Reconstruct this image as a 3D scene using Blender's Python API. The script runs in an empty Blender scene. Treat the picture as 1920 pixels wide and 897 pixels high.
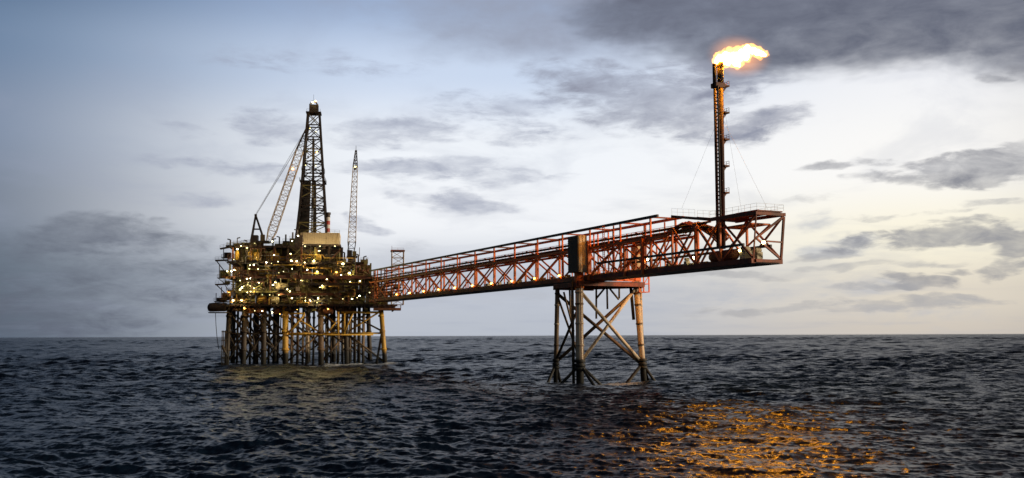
import bpy, math, random
import numpy as np
from mathutils import Matrix, Vector

R = math.radians
rnd = random.Random(7)
scene = bpy.context.scene
COL = scene.collection

# ------------------------------------------------------------------ camera
FPX = 1867.0
PITCH = math.atan(181.0 / FPX)
ROLL = -math.atan(7.0 / 1920.0)
EYE = Vector((0, 0, 12.0))
cam_d = bpy.data.cameras.new("camera")
cam_d.sensor_width = 36.0
cam_d.lens = 36.0 * FPX / 1920.0
cam_d.clip_start = 0.5
cam_d.clip_end = 120000.0
cam = bpy.data.objects.new("camera", cam_d)
COL.objects.link(cam)
CAM_ROT = Matrix.Rotation(math.pi / 2 + PITCH, 3, 'X') @ Matrix.Rotation(ROLL, 3, 'Z')
cam.matrix_world = Matrix.Translation(EYE) @ CAM_ROT.to_4x4()
scene.camera = cam


def ray(px, py):
    return CAM_ROT @ Vector(((px - 960) / FPX, (448.5 - py) / FPX, -1.0))


# ------------------------------------------------------------------ render / exposure
scene.view_settings.view_transform = 'Standard'
scene.view_settings.look = 'None'
scene.view_settings.gamma = 1.0
scene.view_settings.exposure = 0.0
scene.view_settings.use_curve_mapping = False
scene.cycles.use_denoising = True
scene.cycles.max_bounces = 5
scene.cycles.diffuse_bounces = 2
scene.cycles.glossy_bounces = 3
scene.cycles.transparent_max_bounces = 6
scene.cycles.caustics_reflective = False
scene.cycles.caustics_refractive = False
scene.cycles.sample_clamp_indirect = 4.0

SUN_EL, SUN_AZ = R(10.0), R(98.0)      # azimuth measured from +Y towards +X


def lin(c):
    return tuple(((v / 255.0) / 12.92 if v / 255.0 <= 0.04045 else ((v / 255.0 + 0.055) / 1.055) ** 2.4) for v in c)


# ------------------------------------------------------------------ sky
class X:
    """A value socket with arithmetic."""
    nt = None

    def __init__(s, sock):
        s.s = sock

    @staticmethod
    def op(kind, *args, clamp=False):
        n = X.nt.nodes.new('ShaderNodeMath')
        n.operation = kind
        n.use_clamp = clamp
        for i, a in enumerate(args):
            if isinstance(a, X):
                X.nt.links.new(a.s, n.inputs[i])
            else:
                n.inputs[i].default_value = a
        return X(n.outputs[0])

    def __add__(s, o): return X.op('ADD', s, o)
    def __radd__(s, o): return X.op('ADD', o, s)
    def __sub__(s, o): return X.op('SUBTRACT', s, o)
    def __rsub__(s, o): return X.op('SUBTRACT', o, s)
    def __mul__(s, o): return X.op('MULTIPLY', s, o)
    def __rmul__(s, o): return X.op('MULTIPLY', o, s)
    def __truediv__(s, o): return X.op('DIVIDE', s, o)
    def __rtruediv__(s, o): return X.op('DIVIDE', o, s)


def smooth(x, a, b):
    n = X.nt.nodes.new('ShaderNodeMapRange')
    n.interpolation_type = 'SMOOTHSTEP'
    X.nt.links.new(x.s, n.inputs[0])
    n.inputs[1].default_value = a
    n.inputs[2].default_value = b
    n.inputs[3].default_value = 0.0
    n.inputs[4].default_value = 1.0
    return X(n.outputs[0])


def mixc(f, a, b):
    n = X.nt.nodes.new('ShaderNodeMix')
    n.data_type = 'RGBA'
    if isinstance(f, X):
        X.nt.links.new(f.s, n.inputs[0])
    else:
        n.inputs[0].default_value = f
    for k, v in ((6, a), (7, b)):
        if isinstance(v, tuple):
            n.inputs[k].default_value = (*v, 1)
        else:
            X.nt.links.new(v, n.inputs[k])
    return n.outputs[2]


def ramp(x, stops):
    n = X.nt.nodes.new('ShaderNodeValToRGB')
    X.nt.links.new(x.s, n.inputs[0])
    cr = n.color_ramp
    cr.interpolation = 'EASE'
    while len(cr.elements) < len(stops):
        cr.elements.new(0.5)
    for e, (p, c) in zip(cr.elements, stops):
        e.position = p
        e.color = (*lin(c), 1)
    return n.outputs[0]


def noise(vec, scale, detail=5, rough=0.55, dist=0.0):
    n = X.nt.nodes.new('ShaderNodeTexNoise')
    X.nt.links.new(vec, n.inputs['Vector'])
    n.inputs['Scale'].default_value = scale
    n.inputs['Detail'].default_value = detail
    n.inputs['Roughness'].default_value = rough
    n.inputs['Distortion'].default_value = dist
    return X(n.outputs['Fac'])


def combine(x, y, z):
    n = X.nt.nodes.new('ShaderNodeCombineXYZ')
    for i, v in enumerate((x, y, z)):
        if isinstance(v, X):
            X.nt.links.new(v.s, n.inputs[i])
        else:
            n.inputs[i].default_value = v
    return n.outputs[0]


def sky_ae(px, py):
    d = ray(px, py)
    return math.atan2(d.x, d.y), d.z / math.hypot(d.x, d.y)


def build_sky():
    w = bpy.data.worlds.new("World")
    scene.world = w
    w.use_nodes = True
    nt = w.node_tree
    nt.nodes.clear()
    X.nt = nt
    tc = nt.nodes.new('ShaderNodeTexCoord')
    sp = nt.nodes.new('ShaderNodeSeparateXYZ')
    nt.links.new(tc.outputs['Generated'], sp.inputs[0])
    x, y, z = (X(sp.outputs[i]) for i in range(3))
    az = X.op('ARCTAN2', x, y)
    hyp = X.op('SQRT', x * x + y * y + 1e-6)
    el = X.op('MAXIMUM', z / hyp, 0.0)          # tangent of the elevation
    elr = X.op('MINIMUM', el, 1.0)

    # clear-air gradient for three compass directions
    left = ramp(elr, [(0.0, (74, 90, 108)), (0.05, (80, 95, 113)), (0.12, (106, 118, 138)), (0.20, (116, 132, 158)),
                      (0.28, (102, 125, 155)), (0.345, (78, 102, 132)), (0.42, (24, 31, 44)), (1.0, (9, 12, 18))])
    mid = ramp(elr, [(0.0, (184, 190, 201)), (0.05, (190, 196, 208)), (0.12, (243, 245, 249)), (0.19, (240, 244, 250)),
                     (0.27, (202, 216, 238)), (0.345, (158, 179, 212)), (0.42, (44, 51, 64)), (1.0, (12, 16, 23))])
    right = ramp(elr, [(0.0, (206, 197, 186)), (0.035, (222, 213, 198)), (0.09, (250, 243, 222)), (0.16, (251, 249, 246)),
                       (0.26, (240, 241, 245)), (0.345, (182, 186, 194)), (0.42, (46, 50, 60)), (1.0, (13, 16, 22))])
    base = mixc(smooth(az, -0.56, -0.10), left, mid)
    base = mixc(smooth(az, 0.02, 0.40), base, right)
    # far outside the bright window in the west
    base = mixc(smooth(X.op('ABSOLUTE', az - 0.12), 0.62, 1.5), base, (0.022, 0.030, 0.044))
    # right edge slightly dimmer
    base = mixc(smooth(az, 0.40, 0.62) * 0.45, base, lin((150, 146, 142)))

    # a touch of the physical twilight sky
    sk = nt.nodes.new('ShaderNodeTexSky')
    sk.sky_type = 'NISHITA'
    sk.sun_disc = False
    sk.sun_elevation = SUN_EL
    sk.sun_rotation = SUN_AZ
    sk.air_density = 1.0
    sk.dust_density = 2.0
    tw = mixc(0.96, sk.outputs[0], (0.0, 0.0, 0.0))

    # warped sky coordinates so that cloud outlines are ragged
    pv = combine(az * 5.0, el * 13.0, 0.3)
    w1 = noise(pv, 1.3, 4, 0.6)
    w2 = noise(combine(az * 5.0, el * 13.0, 7.7), 1.3, 4, 0.6)
    azw = az + (w1 - 0.5) * 0.17
    elw = el + (w2 - 0.5) * 0.060
    # noise drawn out along the horizon, finer near it
    inv = 1.0 / (el + 0.13)
    nv = combine(az * 6.5, inv * 1.55, 2.1)
    n_big = noise(nv, 1.25, 6, 0.58, 0.35)
    n_body = noise(combine(az * 11.0, el * 26.0, 9.1), 1.7, 6, 0.6, 0.3)
    n_fine = noise(combine(az * 9.0, el * 34.0, 4.4), 1.6, 6, 0.62, 0.5)

    n_small = noise(combine(az * 17.0, el * 52.0, 1.4), 1.8, 7, 0.66, 0.5)
    n_brk = n_fine * 0.55 + n_small * 0.45

    def blobs(items):
        tot = None
        for px, py, rx, ry, s in items:
            a0, e0 = sky_ae(px, py)
            dx = (azw - a0) * (FPX / rx)
            dy = (elw - e0) * (FPX / ry)
            m = X.op('SUBTRACT', 1.0, dx * dx + dy * dy, clamp=True) * s
            tot = m if tot is None else X.op('MAXIMUM', tot, m)
        return tot

    def layer(colour_in, items, cloud, lo, hi, nz, amt, opacity, vary=1.5):
        bl = blobs(items)
        d = smooth(bl + (nz - 0.5) * (2.6 * amt) * X.op('MULTIPLY', bl, 2.6, clamp=True), lo, hi + 0.30)
        body = 0.66 + (n_body - 0.5) * vary
        return mixc(X.op('MULTIPLY', d * body, opacity * 1.35, clamp=True), colour_in, cloud)

    col = base
    # thin grey veil, whole sky
    col = mixc(smooth(n_big, 0.46, 0.70) * 0.20, col, lin((152, 160, 182)))
    # broad soft bank across the top, darkest at the right
    col = layer(col, [(1350, -30, 900, 190, 1.0), (1000, 60, 420, 90, 0.75)], lin((150, 156, 174)), 0.05, 0.75, n_big, 0.4, 0.85, 0.7)
    col = layer(col, [(1700, 0, 560, 150, 1.2), (1480, 70, 330, 85, 1.0), (1250, 20, 260, 90, 0.7), (2300, -60, 600, 220, 1.2)],
                lin((98, 102, 118)), 0.10, 0.55, n_big, 0.32, 0.98, 0.5)
    # grey mass left of the flare stack
    col = layer(col, [(1200, 190, 190, 75, 1.0), (1100, 160, 160, 60, 0.8), (1320, 215, 130, 55, 0.9), (1440, 225, 110, 48, 0.9),
                      (1340, 150, 160, 70, 0.8)], lin((146, 150, 167)), 0.10, 0.62, n_brk, 1.0, 0.88, 1.2)
    # broken streaks over the platform
    col = layer(col, [(740, 250, 150, 36, 1.0), (520, 235, 110, 30, 0.8), (900, 205, 150, 36, 0.8), (830, 325, 240, 34, 0.9),
                      (860, 380, 110, 30, 1.0), (490, 320, 150, 26, 0.8), (330, 307, 80, 16, 0.7), (350, 243, 70, 14, 0.6),
                      (690, 418, 55, 18, 0.8), (360, 372, 70, 16, 0.7), (960, 250, 130, 34, 0.7), (560, 410, 120, 16, 0.4),
                      (600, 110, 300, 34, 0.45), (1060, 330, 60, 14, 0.6)],
                lin((152, 158, 178)), 0.08, 0.78, n_brk, 1.25, 0.64, 1.8)
    # dark low bank on the left
    col = layer(col, [(200, 445, 150, 42, 1.1), (60, 470, 130, 40, 0.6), (130, 520, 240, 40, 0.7), (330, 465, 120, 24, 0.6),
                      (60, 590, 330, 60, 0.9), (360, 550, 260, 46, 0.6), (250, 500, 300, 40, 0.6)], lin((92, 98, 114)), 0.12, 0.75, n_brk, 1.1, 0.62, 1.7)
    # low grey bands right of the platform
    col = layer(col, [(920, 540, 330, 46, 0.75), (1290, 560, 240, 36, 0.6), (1540, 545, 200, 34, 0.55), (760, 470, 120, 40, 0.5),
                      (1520, 412, 70, 20, 0.7), (1580, 455, 130, 26, 0.8), (1700, 590, 300, 26, 0.4)],
                lin((182, 186, 196)), 0.10, 0.7, n_fine, 0.8, 0.75)
    # separate grey clouds on the right
    col = layer(col, [(1800, 315, 150, 36, 1.2), (1585, 310, 85, 15, 0.9), (1660, 335, 70, 18, 0.7), (1920, 300, 120, 34, 1.0),
                      (1770, 440, 150, 30, 1.2), (1900, 460, 90, 34, 1.1), (1720, 537, 75, 20, 1.0), (1795, 511, 45, 13, 1.0),
                      (1890, 510, 60, 26, 0.9), (1850, 155, 60, 18, 0.8), (1900, 120, 40, 26, 0.8), (1610, 450, 60, 18, 0.6)],
                lin((143, 144, 152)), 0.16, 0.50, n_brk, 1.15, 0.74, 1.9)
    col = layer(col, [(1640, 500, 210, 13, 0.8), (1500, 588, 260, 12, 0.7), (1760, 575, 240, 14, 0.8), (1380, 512, 150, 14, 0.7), (1620, 545, 120, 12, 0.7), (1560, 470, 90, 14, 0.8), (1690, 400, 120, 10, 0.6), (1500, 380, 80, 10, 0.5), (1840, 380, 90, 12, 0.6)],
                lin((166, 166, 170)), 0.12, 0.5, n_brk, 1.2, 0.6, 1.6)
    add = nt.nodes.new('ShaderNodeMix')
    add.data_type = 'RGBA'
    add.blend_type = 'ADD'
    add.inputs[0].default_value = 0.12
    nt.links.new(col, add.inputs[6])
    nt.links.new(tw, add.inputs[7])
    bg = nt.nodes.new('ShaderNodeBackground')
    bg.inputs['Strength'].default_value = 1.0
    nt.links.new(add.outputs[2], bg.inputs['Color'])
    out = nt.nodes.new('ShaderNodeOutputWorld')
    nt.links.new(bg.outputs[0], out.inputs['Surface'])


build_sky()

sun_d = bpy.data.lights.new("sun", 'SUN')
sun_d.energy = 3.2
sun_d.angle = R(8.0)
sun_d.color = (1.0, 0.80, 0.56)
sun = bpy.data.objects.new("sun", sun_d)
COL.objects.link(sun)
sdir = Vector((math.sin(SUN_AZ) * math.cos(SUN_EL), math.cos(SUN_AZ) * math.cos(SUN_EL), math.sin(SUN_EL)))
sun.rotation_euler = sdir.to_track_quat('Z', 'Y').to_euler()
sun.location = (250, -110, 120)

# ------------------------------------------------------------------ materials
MATS = {}


def steel(name, c1, c2, rough=0.6, scale=0.35, metal=0.0, lo=0.4, hi=0.62, growth=False, streak=0.25):
    """Painted steel: colour c1 with worn / rusted patches of c2; growth adds the dark weed band above the waterline."""
    m = bpy.data.materials.new(name)
    m.use_nodes = True
    nt = m.node_tree
    X.nt = nt
    b = nt.nodes['Principled BSDF']
    g = nt.nodes.new('ShaderNodeNewGeometry')
    mp = nt.nodes.new('ShaderNodeMapping')
    mp.inputs['Scale'].default_value = (1, 1, streak)
    nt.links.new(g.outputs['Position'], mp.inputs[0])
    n = noise(mp.outputs[0], scale, 6, 0.65, 0.3)
    n2 = noise(g.outputs['Position'], scale * 6, 3, 0.6)
    c = mixc(smooth(n + (n2 - 0.5) * 0.25, lo, hi), c1, c2)
    if growth:
        s = nt.nodes.new('ShaderNodeSeparateXYZ')
        nt.links.new(g.outputs['Position'], s.inputs[0])
        f = 1.0 - smooth(X(s.outputs[2]) + (n - 0.5) * 5.0, 4.5, 7.0)
        c = mixc(f, c, (0.012, 0.012, 0.009))
    nt.links.new(c, b.inputs['Base Color'])
    b.inputs['Roughness'].default_value = rough
    b.inputs['Metallic'].default_value = metal
    bp = nt.nodes.new('ShaderNodeBump')
    bp.inputs['Strength'].default_value = 0.25
    bp.inputs['Distance'].default_value = 0.05
    nt.links.new(n2.s, bp.inputs['Height'])
    nt.links.new(bp.outputs[0], b.inputs['Normal'])
    MATS[name] = m
    return m


def glow(name, c, s):
    m = bpy.data.materials.new(name)
    m.use_nodes = True
    nt = m.node_tree
    nt.nodes.clear()
    e = nt.nodes.new('ShaderNodeEmission')
    e.inputs[0].default_value = (*c, 1)
    e.inputs[1].default_value = s
    o = nt.nodes.new('ShaderNodeOutputMaterial')
    nt.links.new(e.outputs[0], o.inputs['Surface'])
    MATS[name] = m
    return m


steel('dark_steel', (0.024, 0.019, 0.014), (0.06, 0.030, 0.014), 0.65)
steel('black_steel', (0.014, 0.012, 0.011), (0.035, 0.022, 0.014), 0.6)
steel('olive_steel', (0.20, 0.175, 0.055), (0.07, 0.05, 0.022), 0.6)
steel('grey_steel', (0.17, 0.165, 0.15), (0.09, 0.07, 0.05), 0.6)
steel('rust_steel', (0.20, 0.075, 0.035), (0.10, 0.045, 0.025), 0.7)
steel('yellow_paint', (0.60, 0.36, 0.05), (0.24, 0.13, 0.04), 0.55, lo=0.5, hi=0.68, growth=True)
steel('orange_paint', (0.80, 0.18, 0.028), (0.48, 0.095, 0.024), 0.6, lo=0.5, hi=0.68)
steel('maroon_paint', (0.28, 0.062, 0.022), (0.11, 0.034, 0.016), 0.65)
steel('cream_paint', (0.50, 0.42, 0.28), (0.26, 0.19, 0.11), 0.6, lo=0.5, hi=0.7)
steel('stone_cream', (0.62, 0.52, 0.34), (0.40, 0.30, 0.17), 0.6, lo=0.5, hi=0.7)
steel('pale_leg', (0.58, 0.48, 0.34), (0.24, 0.15, 0.08), 0.6, scale=0.5, lo=0.5, hi=0.68, growth=True)
steel('dark_leg', (0.045, 0.032, 0.018), (0.022, 0.016, 0.010), 0.65, scale=0.5, growth=True)
steel('brown_leg', (0.20, 0.125, 0.06), (0.08, 0.05, 0.028), 0.65, scale=0.5, growth=True)
steel('white_paint', (0.62, 0.60, 0.56), (0.38, 0.30, 0.22), 0.5, lo=0.55, hi=0.75)
steel('boom_paint', (0.50, 0.45, 0.38), (0.30, 0.22, 0.14), 0.55)
steel('red_paint', (0.42, 0.045, 0.03), (0.25, 0.04, 0.03), 0.55)
steel('blue_paint', (0.03, 0.06, 0.16), (0.05, 0.05, 0.08), 0.55)
steel('stack_rust', (0.055, 0.017, 0.010), (0.03, 0.012, 0.008), 0.8)
steel('soot', (0.016, 0.010, 0.007), (0.05, 0.018, 0.008), 0.85)
glow('lamp_warm', (1.0, 0.84, 0.36), 22.0)
glow('lamp_white', (1.0, 0.93, 0.60), 26.0)
glow('lamp_amber', (1.0, 0.48, 0.07), 20.0)
glow('lamp_dim', (0.95, 0.84, 0.36), 4.5)


# ------------------------------------------------------------------ mesh helpers
class MB:
    def __init__(s):
        s.v, s.f = [], []

    def add(s, vs, fs):
        k = len(s.v)
        s.v += [tuple(p) for p in vs]
        s.f += [tuple(i + k for i in f) for f in fs]
        return s

    def box(s, c, d, rz=0.0):
        cx, cy, cz = c
        a, b, h = d[0] / 2, d[1] / 2, d[2] / 2
        co, si = math.cos(rz), math.sin(rz)
        vs = [(cx + x * co - y * si, cy + x * si + y * co, cz + z) for z in (-h, h) for x, y in ((-a, -b), (a, -b), (a, b), (-a, b))]
        return s.add(vs, [(3, 2, 1, 0), (4, 5, 6, 7), (0, 1, 5, 4), (1, 2, 6, 5), (2, 3, 7, 6), (3, 0, 4, 7)])

    def span(s, a, b):
        return s.box([(a[i] + b[i]) / 2 for i in range(3)], [abs(b[i] - a[i]) for i in range(3)])

    @staticmethod
    def basis(p, q):
        d = (Vector(q) - Vector(p)).normalized()
        up = Vector((0, 0, 1)) if abs(d.z) < 0.95 else Vector((0, 1, 0))
        a = d.cross(up).normalized()
        return d, a, a.cross(d).normalized()

    def tube(s, p, q, r, r1=None, n=8):
        r1 = r if r1 is None else r1
        d, a, b = s.basis(p, q)
        p, q = Vector(p), Vector(q)
        vs = []
        for c, rr in ((p, r), (q, r1)):
            for i in range(n):
                t = 2 * math.pi * (i + 0.5) / n
                vs.append(c + a * (rr * math.cos(t)) + b * (rr * math.sin(t)))
        fs = [(i, (i + 1) % n, n + (i + 1) % n, n + i) for i in range(n)]
        fs += [tuple(range(n - 1, -1, -1)), tuple(range(n, 2 * n))]
        return s.add(vs, fs)

    def bar(s, p, q, w, h=None):
        h = h or w
        d, a, b = s.basis(p, q)
        p, q = Vector(p), Vector(q)
        vs = [c + a * (i * w / 2) + b * (j * h / 2) for c in (p, q) for i, j in ((-1, -1), (1, -1), (1, 1), (-1, 1))]
        return s.add(vs, [(0, 1, 2, 3), (7, 6, 5, 4), (0, 4, 5, 1), (1, 5, 6, 2), (2, 6, 7, 3), (3, 7, 4, 0)])

    def path(s, pts, r, n=6):
        for p, q in zip(pts, pts[1:]):
            s.tube(p, q, r, n=n)
        return s

    def profile(s, p, q, prof, n=12):
        """Surface of revolution round the line p-q; prof = [(fraction along, radius)...]"""
        d, a, b = s.basis(p, q)
        p, q = Vector(p), Vector(q)
        vs = []
        for t, rr in prof:
            c = p.lerp(q, t)
            for i in range(n):
                th = 2 * math.pi * i / n
                vs.append(c + a * (rr * math.cos(th)) + b * (rr * math.sin(th)))
        m = len(prof)
        fs = [(k * n + i, k * n + (i + 1) % n, (k + 1) * n + (i + 1) % n, (k + 1) * n + i) for k in range(m - 1) for i in range(n)]
        fs += [tuple(range(n - 1, -1, -1)), tuple(range((m - 1) * n, m * n))]
        return s.add(vs, fs)

    def vessel(s, p, q, r, n=12):
        return s.profile(p, q, [(0, r * 0.25), (0.03, r * 0.65), (0.08, r * 0.92), (0.14, r), (0.86, r), (0.92, r * 0.92), (0.97, r * 0.65), (1, r * 0.25)], n)

    def rail(s, p, q, h=1.1, step=2.2, r=0.05):
        p, q = Vector(p), Vector(q)
        n = max(1, round((q - p).length / step))
        up = Vector((0, 0, h))
        for k in (0.5, 1.0):
            s.tube(p + up * k, q + up * k, r, n=4)
        for i in range(n + 1):
            c = p.lerp(q, i / n)
            s.tube(c, c + up, r, n=4)
        return s

    def lattice(s, p, q, w0, w1, n, r, rb, side=None):
        """Four-chord lattice boom from p to q."""
        d, a, b = s.basis(p, q)
        if side:
            a = Vector(side).normalized()
            b = d.cross(a).normalized()
        p, q = Vector(p), Vector(q)

        def cor(t):
            w = (w0 + (w1 - w0) * t) / 2
            c = p.lerp(q, t)
            return [c + a * (i * w) + b * (j * w) for i, j in ((-1, -1), (1, -1), (1, 1), (-1, 1))]
        A, B = cor(0), cor(1)
        for i in range(4):
            s.tube(A[i], B[i], r, n=5)
        for k in range(n):
            c0, c1 = cor(k / n), cor((k + 1) / n)
            for i in range(4):
                j = (i + 1) % 4
                s.tube(c0[i], c0[j], rb, n=4)
                if (k + i) % 2:
                    s.tube(c0[i], c1[j], rb, n=4)
                else:
                    s.tube(c0[j], c1[i], rb, n=4)
        return s

    def build(s, name, mat, parent=None, smoothed=False, label=None):
        me = bpy.data.meshes.new(name)
        off = Vector(OFF.get(parent.name, (0, 0, 0))) if parent else Vector((0, 0, 0))
        me.from_pydata([(v[0] - off.x, v[1] - off.y, v[2] - off.z) for v in s.v], [], s.f)
        me.materials.append(MATS[mat] if isinstance(mat, str) else mat)
        if smoothed:
            me.polygons.foreach_set('use_smooth', [True] * len(me.polygons))
        me.update()
        o = bpy.data.objects.new(name, me)
        COL.objects.link(o)
        if parent:
            o.parent = parent
            OFF[o.name] = tuple(off)
        if label:
            o['label'] = label
        return o


OFF = {}


class Frame:
    """A local frame standing in the world: u across, v away, z up."""

    def __init__(s, x, y, rz):
        s.o = Vector((x, y, 0))
        s.rz = rz
        s.U = Vector((math.cos(rz), math.sin(rz), 0))
        s.V = Vector((-math.sin(rz), math.cos(rz), 0))

    def at(s, px, py, v=0.0):
        d = ray(px, py)
        t = (s.V.dot(s.o - EYE) + v) / s.V.dot(d)
        p = EYE + d * t
        return Vector((s.U.dot(p - s.o), v, p.z))

    def atu(s, px, py, u=0.0):
        d = ray(px, py)
        t = (s.U.dot(s.o - EYE) + u) / s.U.dot(d)
        p = EYE + d * t
        return Vector((u, s.V.dot(p - s.o), p.z))

    def world(s, p):
        return s.o + s.U * p[0] + s.V * p[1] + Vector((0, 0, p[2]))


def thing(name, label, cat, fr, base):
    e = bpy.data.objects.new(name, None)
    COL.objects.link(e)
    e.location = fr.world(base)
    e.rotation_euler = (0, 0, fr.rz)
    e['label'] = label
    e['category'] = cat
    e.empty_display_size = 2.0
    OFF[e.name] = tuple(base)
    return e


# ------------------------------------------------------------------ sea
RIPPLE, SWELL = 1.3, 0.5


def build_sea():
    dense = np.arange(-0.66, 0.6601, 0.0014)
    coarse = np.linspace(0.66, 2 * math.pi - 0.66, 70)[1:-1]
    th = np.concatenate([dense, coarse]).astype(np.float64)
    dth = np.concatenate([np.full(len(dense), 0.0014), np.full(len(coarse), 0.07)])
    rs = [0.0, 6.0]
    while rs[-1] < 66:
        rs.append(rs[-1] * 1.05)
    while rs[-1] < 280:
        rs.append(rs[-1] * 1.0024)
    while rs[-1] < 1500:
        rs.append(rs[-1] * 1.0032)
    while rs[-1] < 3600:
        rs.append(rs[-1] + 4.2)
    while rs[-1] < 11000:
        rs.append(rs[-1] + 14.0)
    while rs[-1] < 90000:
        rs.append(rs[-1] * 1.06)
    rs = np.array(rs[1:])
    dr = np.gradient(rs)
    Rg, Tg = np.meshgrid(rs, th, indexing='ij')
    x = (Rg * np.sin(Tg)).astype(np.float32)
    y = (Rg * np.cos(Tg)).astype(np.float32)
    cell = np.maximum(dr[:, None] * 1.0, rs[:, None] * dth[None, :]).astype(np.float32)
    z = np.zeros_like(x)
    ox = np.zeros_like(x)
    oy = np.zeros_like(x)
    g = np.random.default_rng(5)
    N = 140
    lam = np.exp(np.linspace(math.log(0.8), math.log(190.0), N)) * g.uniform(0.95, 1.05, N)
    var = np.zeros_like(x)
    full = 0.0
    head = R(205)             # travelling direction: towards the camera and a little to the left
    for L in lam:
        spread = 0.75 if L < 8 else 0.5
        a = head + g.normal(0, spread)
        k = 2 * math.pi / L
        slope = 0.043 * (1.0 if L < 3 else (3.0 / L) ** 0.75) * g.uniform(0.6, 1.4)
        amp = slope / k
        kx, ky = math.sin(a), math.cos(a)
        phase = g.uniform(0, 6.283)
        full += slope * slope
        keep = np.nonzero(dr < L / 1.6)[0]
        if not len(keep):
            continue
        r0, r1 = keep[0], keep[-1] + 1
        sl = slice(r0, r1)
        filt = np.clip((L / cell[sl] - 1.6) / 2.2, 0, 1).astype(np.float32)
        ph = (k * (kx * x[sl].astype(np.float64) + ky * y[sl]) + phase)
        ph = np.mod(ph, 2 * math.pi).astype(np.float32)
        s, c = np.sin(ph), np.cos(ph)
        fa = filt * np.float32(amp)
        var[sl] += filt * filt * np.float32(slope * slope)
        z[sl] += fa * c
        ox[sl] -= fa * s * np.float32(0.8 * kx)
        oy[sl] -= fa * s * np.float32(0.8 * ky)
    boost = np.minimum(np.sqrt(full / np.maximum(var, 1e-9)), 2.4 + np.clip((Rg - 1400) / 2500, 0, 1) * 1.8) * (var > 1e-7)
    z *= boost
    ox *= np.minimum(boost, 1.6)
    oy *= np.minimum(boost, 1.6)
    # gusts: rougher and calmer areas
    gust = 1.0 + 0.28 * np.sin(x / 47 + 1.0 + 0.6 * np.sin(y / 61)) * np.sin(y / 83 + 0.4) + 0.18 * np.sin(x / 19 - y / 31)
    z *= gust.astype(np.float32)
    nr, nc = x.shape
    co = np.stack([x + ox, y + oy, z], -1).reshape(-1, 3).astype(np.float32)
    co = np.concatenate([co, np.zeros((1, 3), np.float32)])
    i = np.arange(nr - 1)[:, None] * nc
    j = np.arange(nc)[None, :]
    j2 = (j + 1) % nc
    q = np.stack([i + j, i + nc + j, i + nc + j2, i + j2], -1).reshape(-1, 4)
    tri = np.stack([np.full(nc, nr * nc), np.arange(nc), (np.arange(nc) + 1) % nc], -1)
    me = bpy.data.meshes.new('sea')
    nq, nt_ = len(q), len(tri)
    me.vertices.add(len(co))
    me.vertices.foreach_set('co', co.ravel())
    me.loops.add(nq * 4 + nt_ * 3)
    me.loops.foreach_set('vertex_index', np.concatenate([q.ravel(), tri.ravel()]).astype(np.int32))
    me.polygons.add(nq + nt_)
    me.polygons.foreach_set('loop_start', np.concatenate([np.arange(nq) * 4, nq * 4 + np.arange(nt_) * 3]).astype(np.int32))
    me.polygons.foreach_set('use_smooth', np.ones(nq + nt_, dtype=bool))
    me.update(calc_edges=True)
    m = bpy.data.materials.new('sea_water')
    m.use_nodes = True
    nt = m.node_tree
    X.nt = nt
    b = nt.nodes['Principled BSDF']
    b.inputs['Base Color'].default_value = (0.003, 0.006, 0.010, 1)
    b.inputs['Roughness'].default_value = 0.10
    b.inputs['IOR'].default_value = 1.33
    gm = nt.nodes.new('ShaderNodeNewGeometry')
    # wind ripple: the facets too small for the mesh tilt the surface normal
    def tilt(scale, amt, seed):
        n = nt.nodes.new('ShaderNodeTexNoise')
        nt.links.new(gm.outputs['Position'], n.inputs['Vector'])
        n.noise_dimensions = '4D'
        n.inputs['W'].default_value = seed
        n.inputs['Scale'].default_value = scale
        n.inputs['Detail'].default_value = 4
        n.inputs['Roughness'].default_value = 0.62
        v = nt.nodes.new('ShaderNodeVectorMath')
        v.operation = 'MULTIPLY_ADD'
        nt.links.new(n.outputs['Color'], v.inputs[0])
        v.inputs[1].default_value = (amt, amt, 0)
        v.inputs[2].default_value = (-amt / 2, -amt / 2, 0)
        return v.outputs[0]

    def vadd(p, q):
        v = nt.nodes.new('ShaderNodeVectorMath')
        v.operation = 'ADD'
        nt.links.new(p, v.inputs[0])
        nt.links.new(q, v.inputs[1])
        return v.outputs[0]
    nn = vadd(vadd(gm.outputs['Normal'], tilt(1.7, RIPPLE, 1.0)), tilt(0.22, SWELL, 5.0))
    vn = nt.nodes.new('ShaderNodeVectorMath')
    vn.operation = 'NORMALIZE'
    nt.links.new(nn, vn.inputs[0])
    nt.links.new(vn.outputs[0], b.inputs['Normal'])
    # churned white water round a few legs
    foam = None
    for fx_, fy_, fr in ((27.0, 256.0, 7.0), (20.0, 251.0, 5.0), (13.0, 258.0, 5.0), (-62.0, 416.0, 13.0), (-72.0, 414.0, 9.0), (-84, 413, 7.0), (-108, 411, 8.0), (-53.0, 421.0, 8.0)):
        ds = nt.nodes.new('ShaderNodeVectorMath')
        ds.operation = 'DISTANCE'
        nt.links.new(gm.outputs['Position'], ds.inputs[0])
        ds.inputs[1].default_value = (fx_, fy_, 0)
        f = 1.0 - X(ds.outputs['Value']) / fr
        foam = f if foam is None else X.op('MAXIMUM', foam, f)
    fm = smooth(foam + (noise(gm.outputs['Position'], 1.3, 5, 0.7) - 0.5) * 3.0, 0.12, 0.62)
    nt.links.new(mixc(fm, (0.003, 0.009, 0.021), (0.44, 0.48, 0.52)), b.inputs['Base Color'])
    b.inputs['Specular IOR Level'].default_value = 0.20
    nt.links.new((0.29 + fm * 0.5).s, b.inputs['Roughness'])
    me.materials.append(m)
    o = bpy.data.objects.new('sea', me)
    COL.objects.link(o)
    o['kind'] = 'structure'
    o['label'] = 'dark choppy open sea reflecting the evening sky'


build_sea()

# ------------------------------------------------------------------ frames
P = Frame(-88.9, 415.0, R(8))
B = Frame(17.5, 258.0, R(26))
at = P.at


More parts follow.
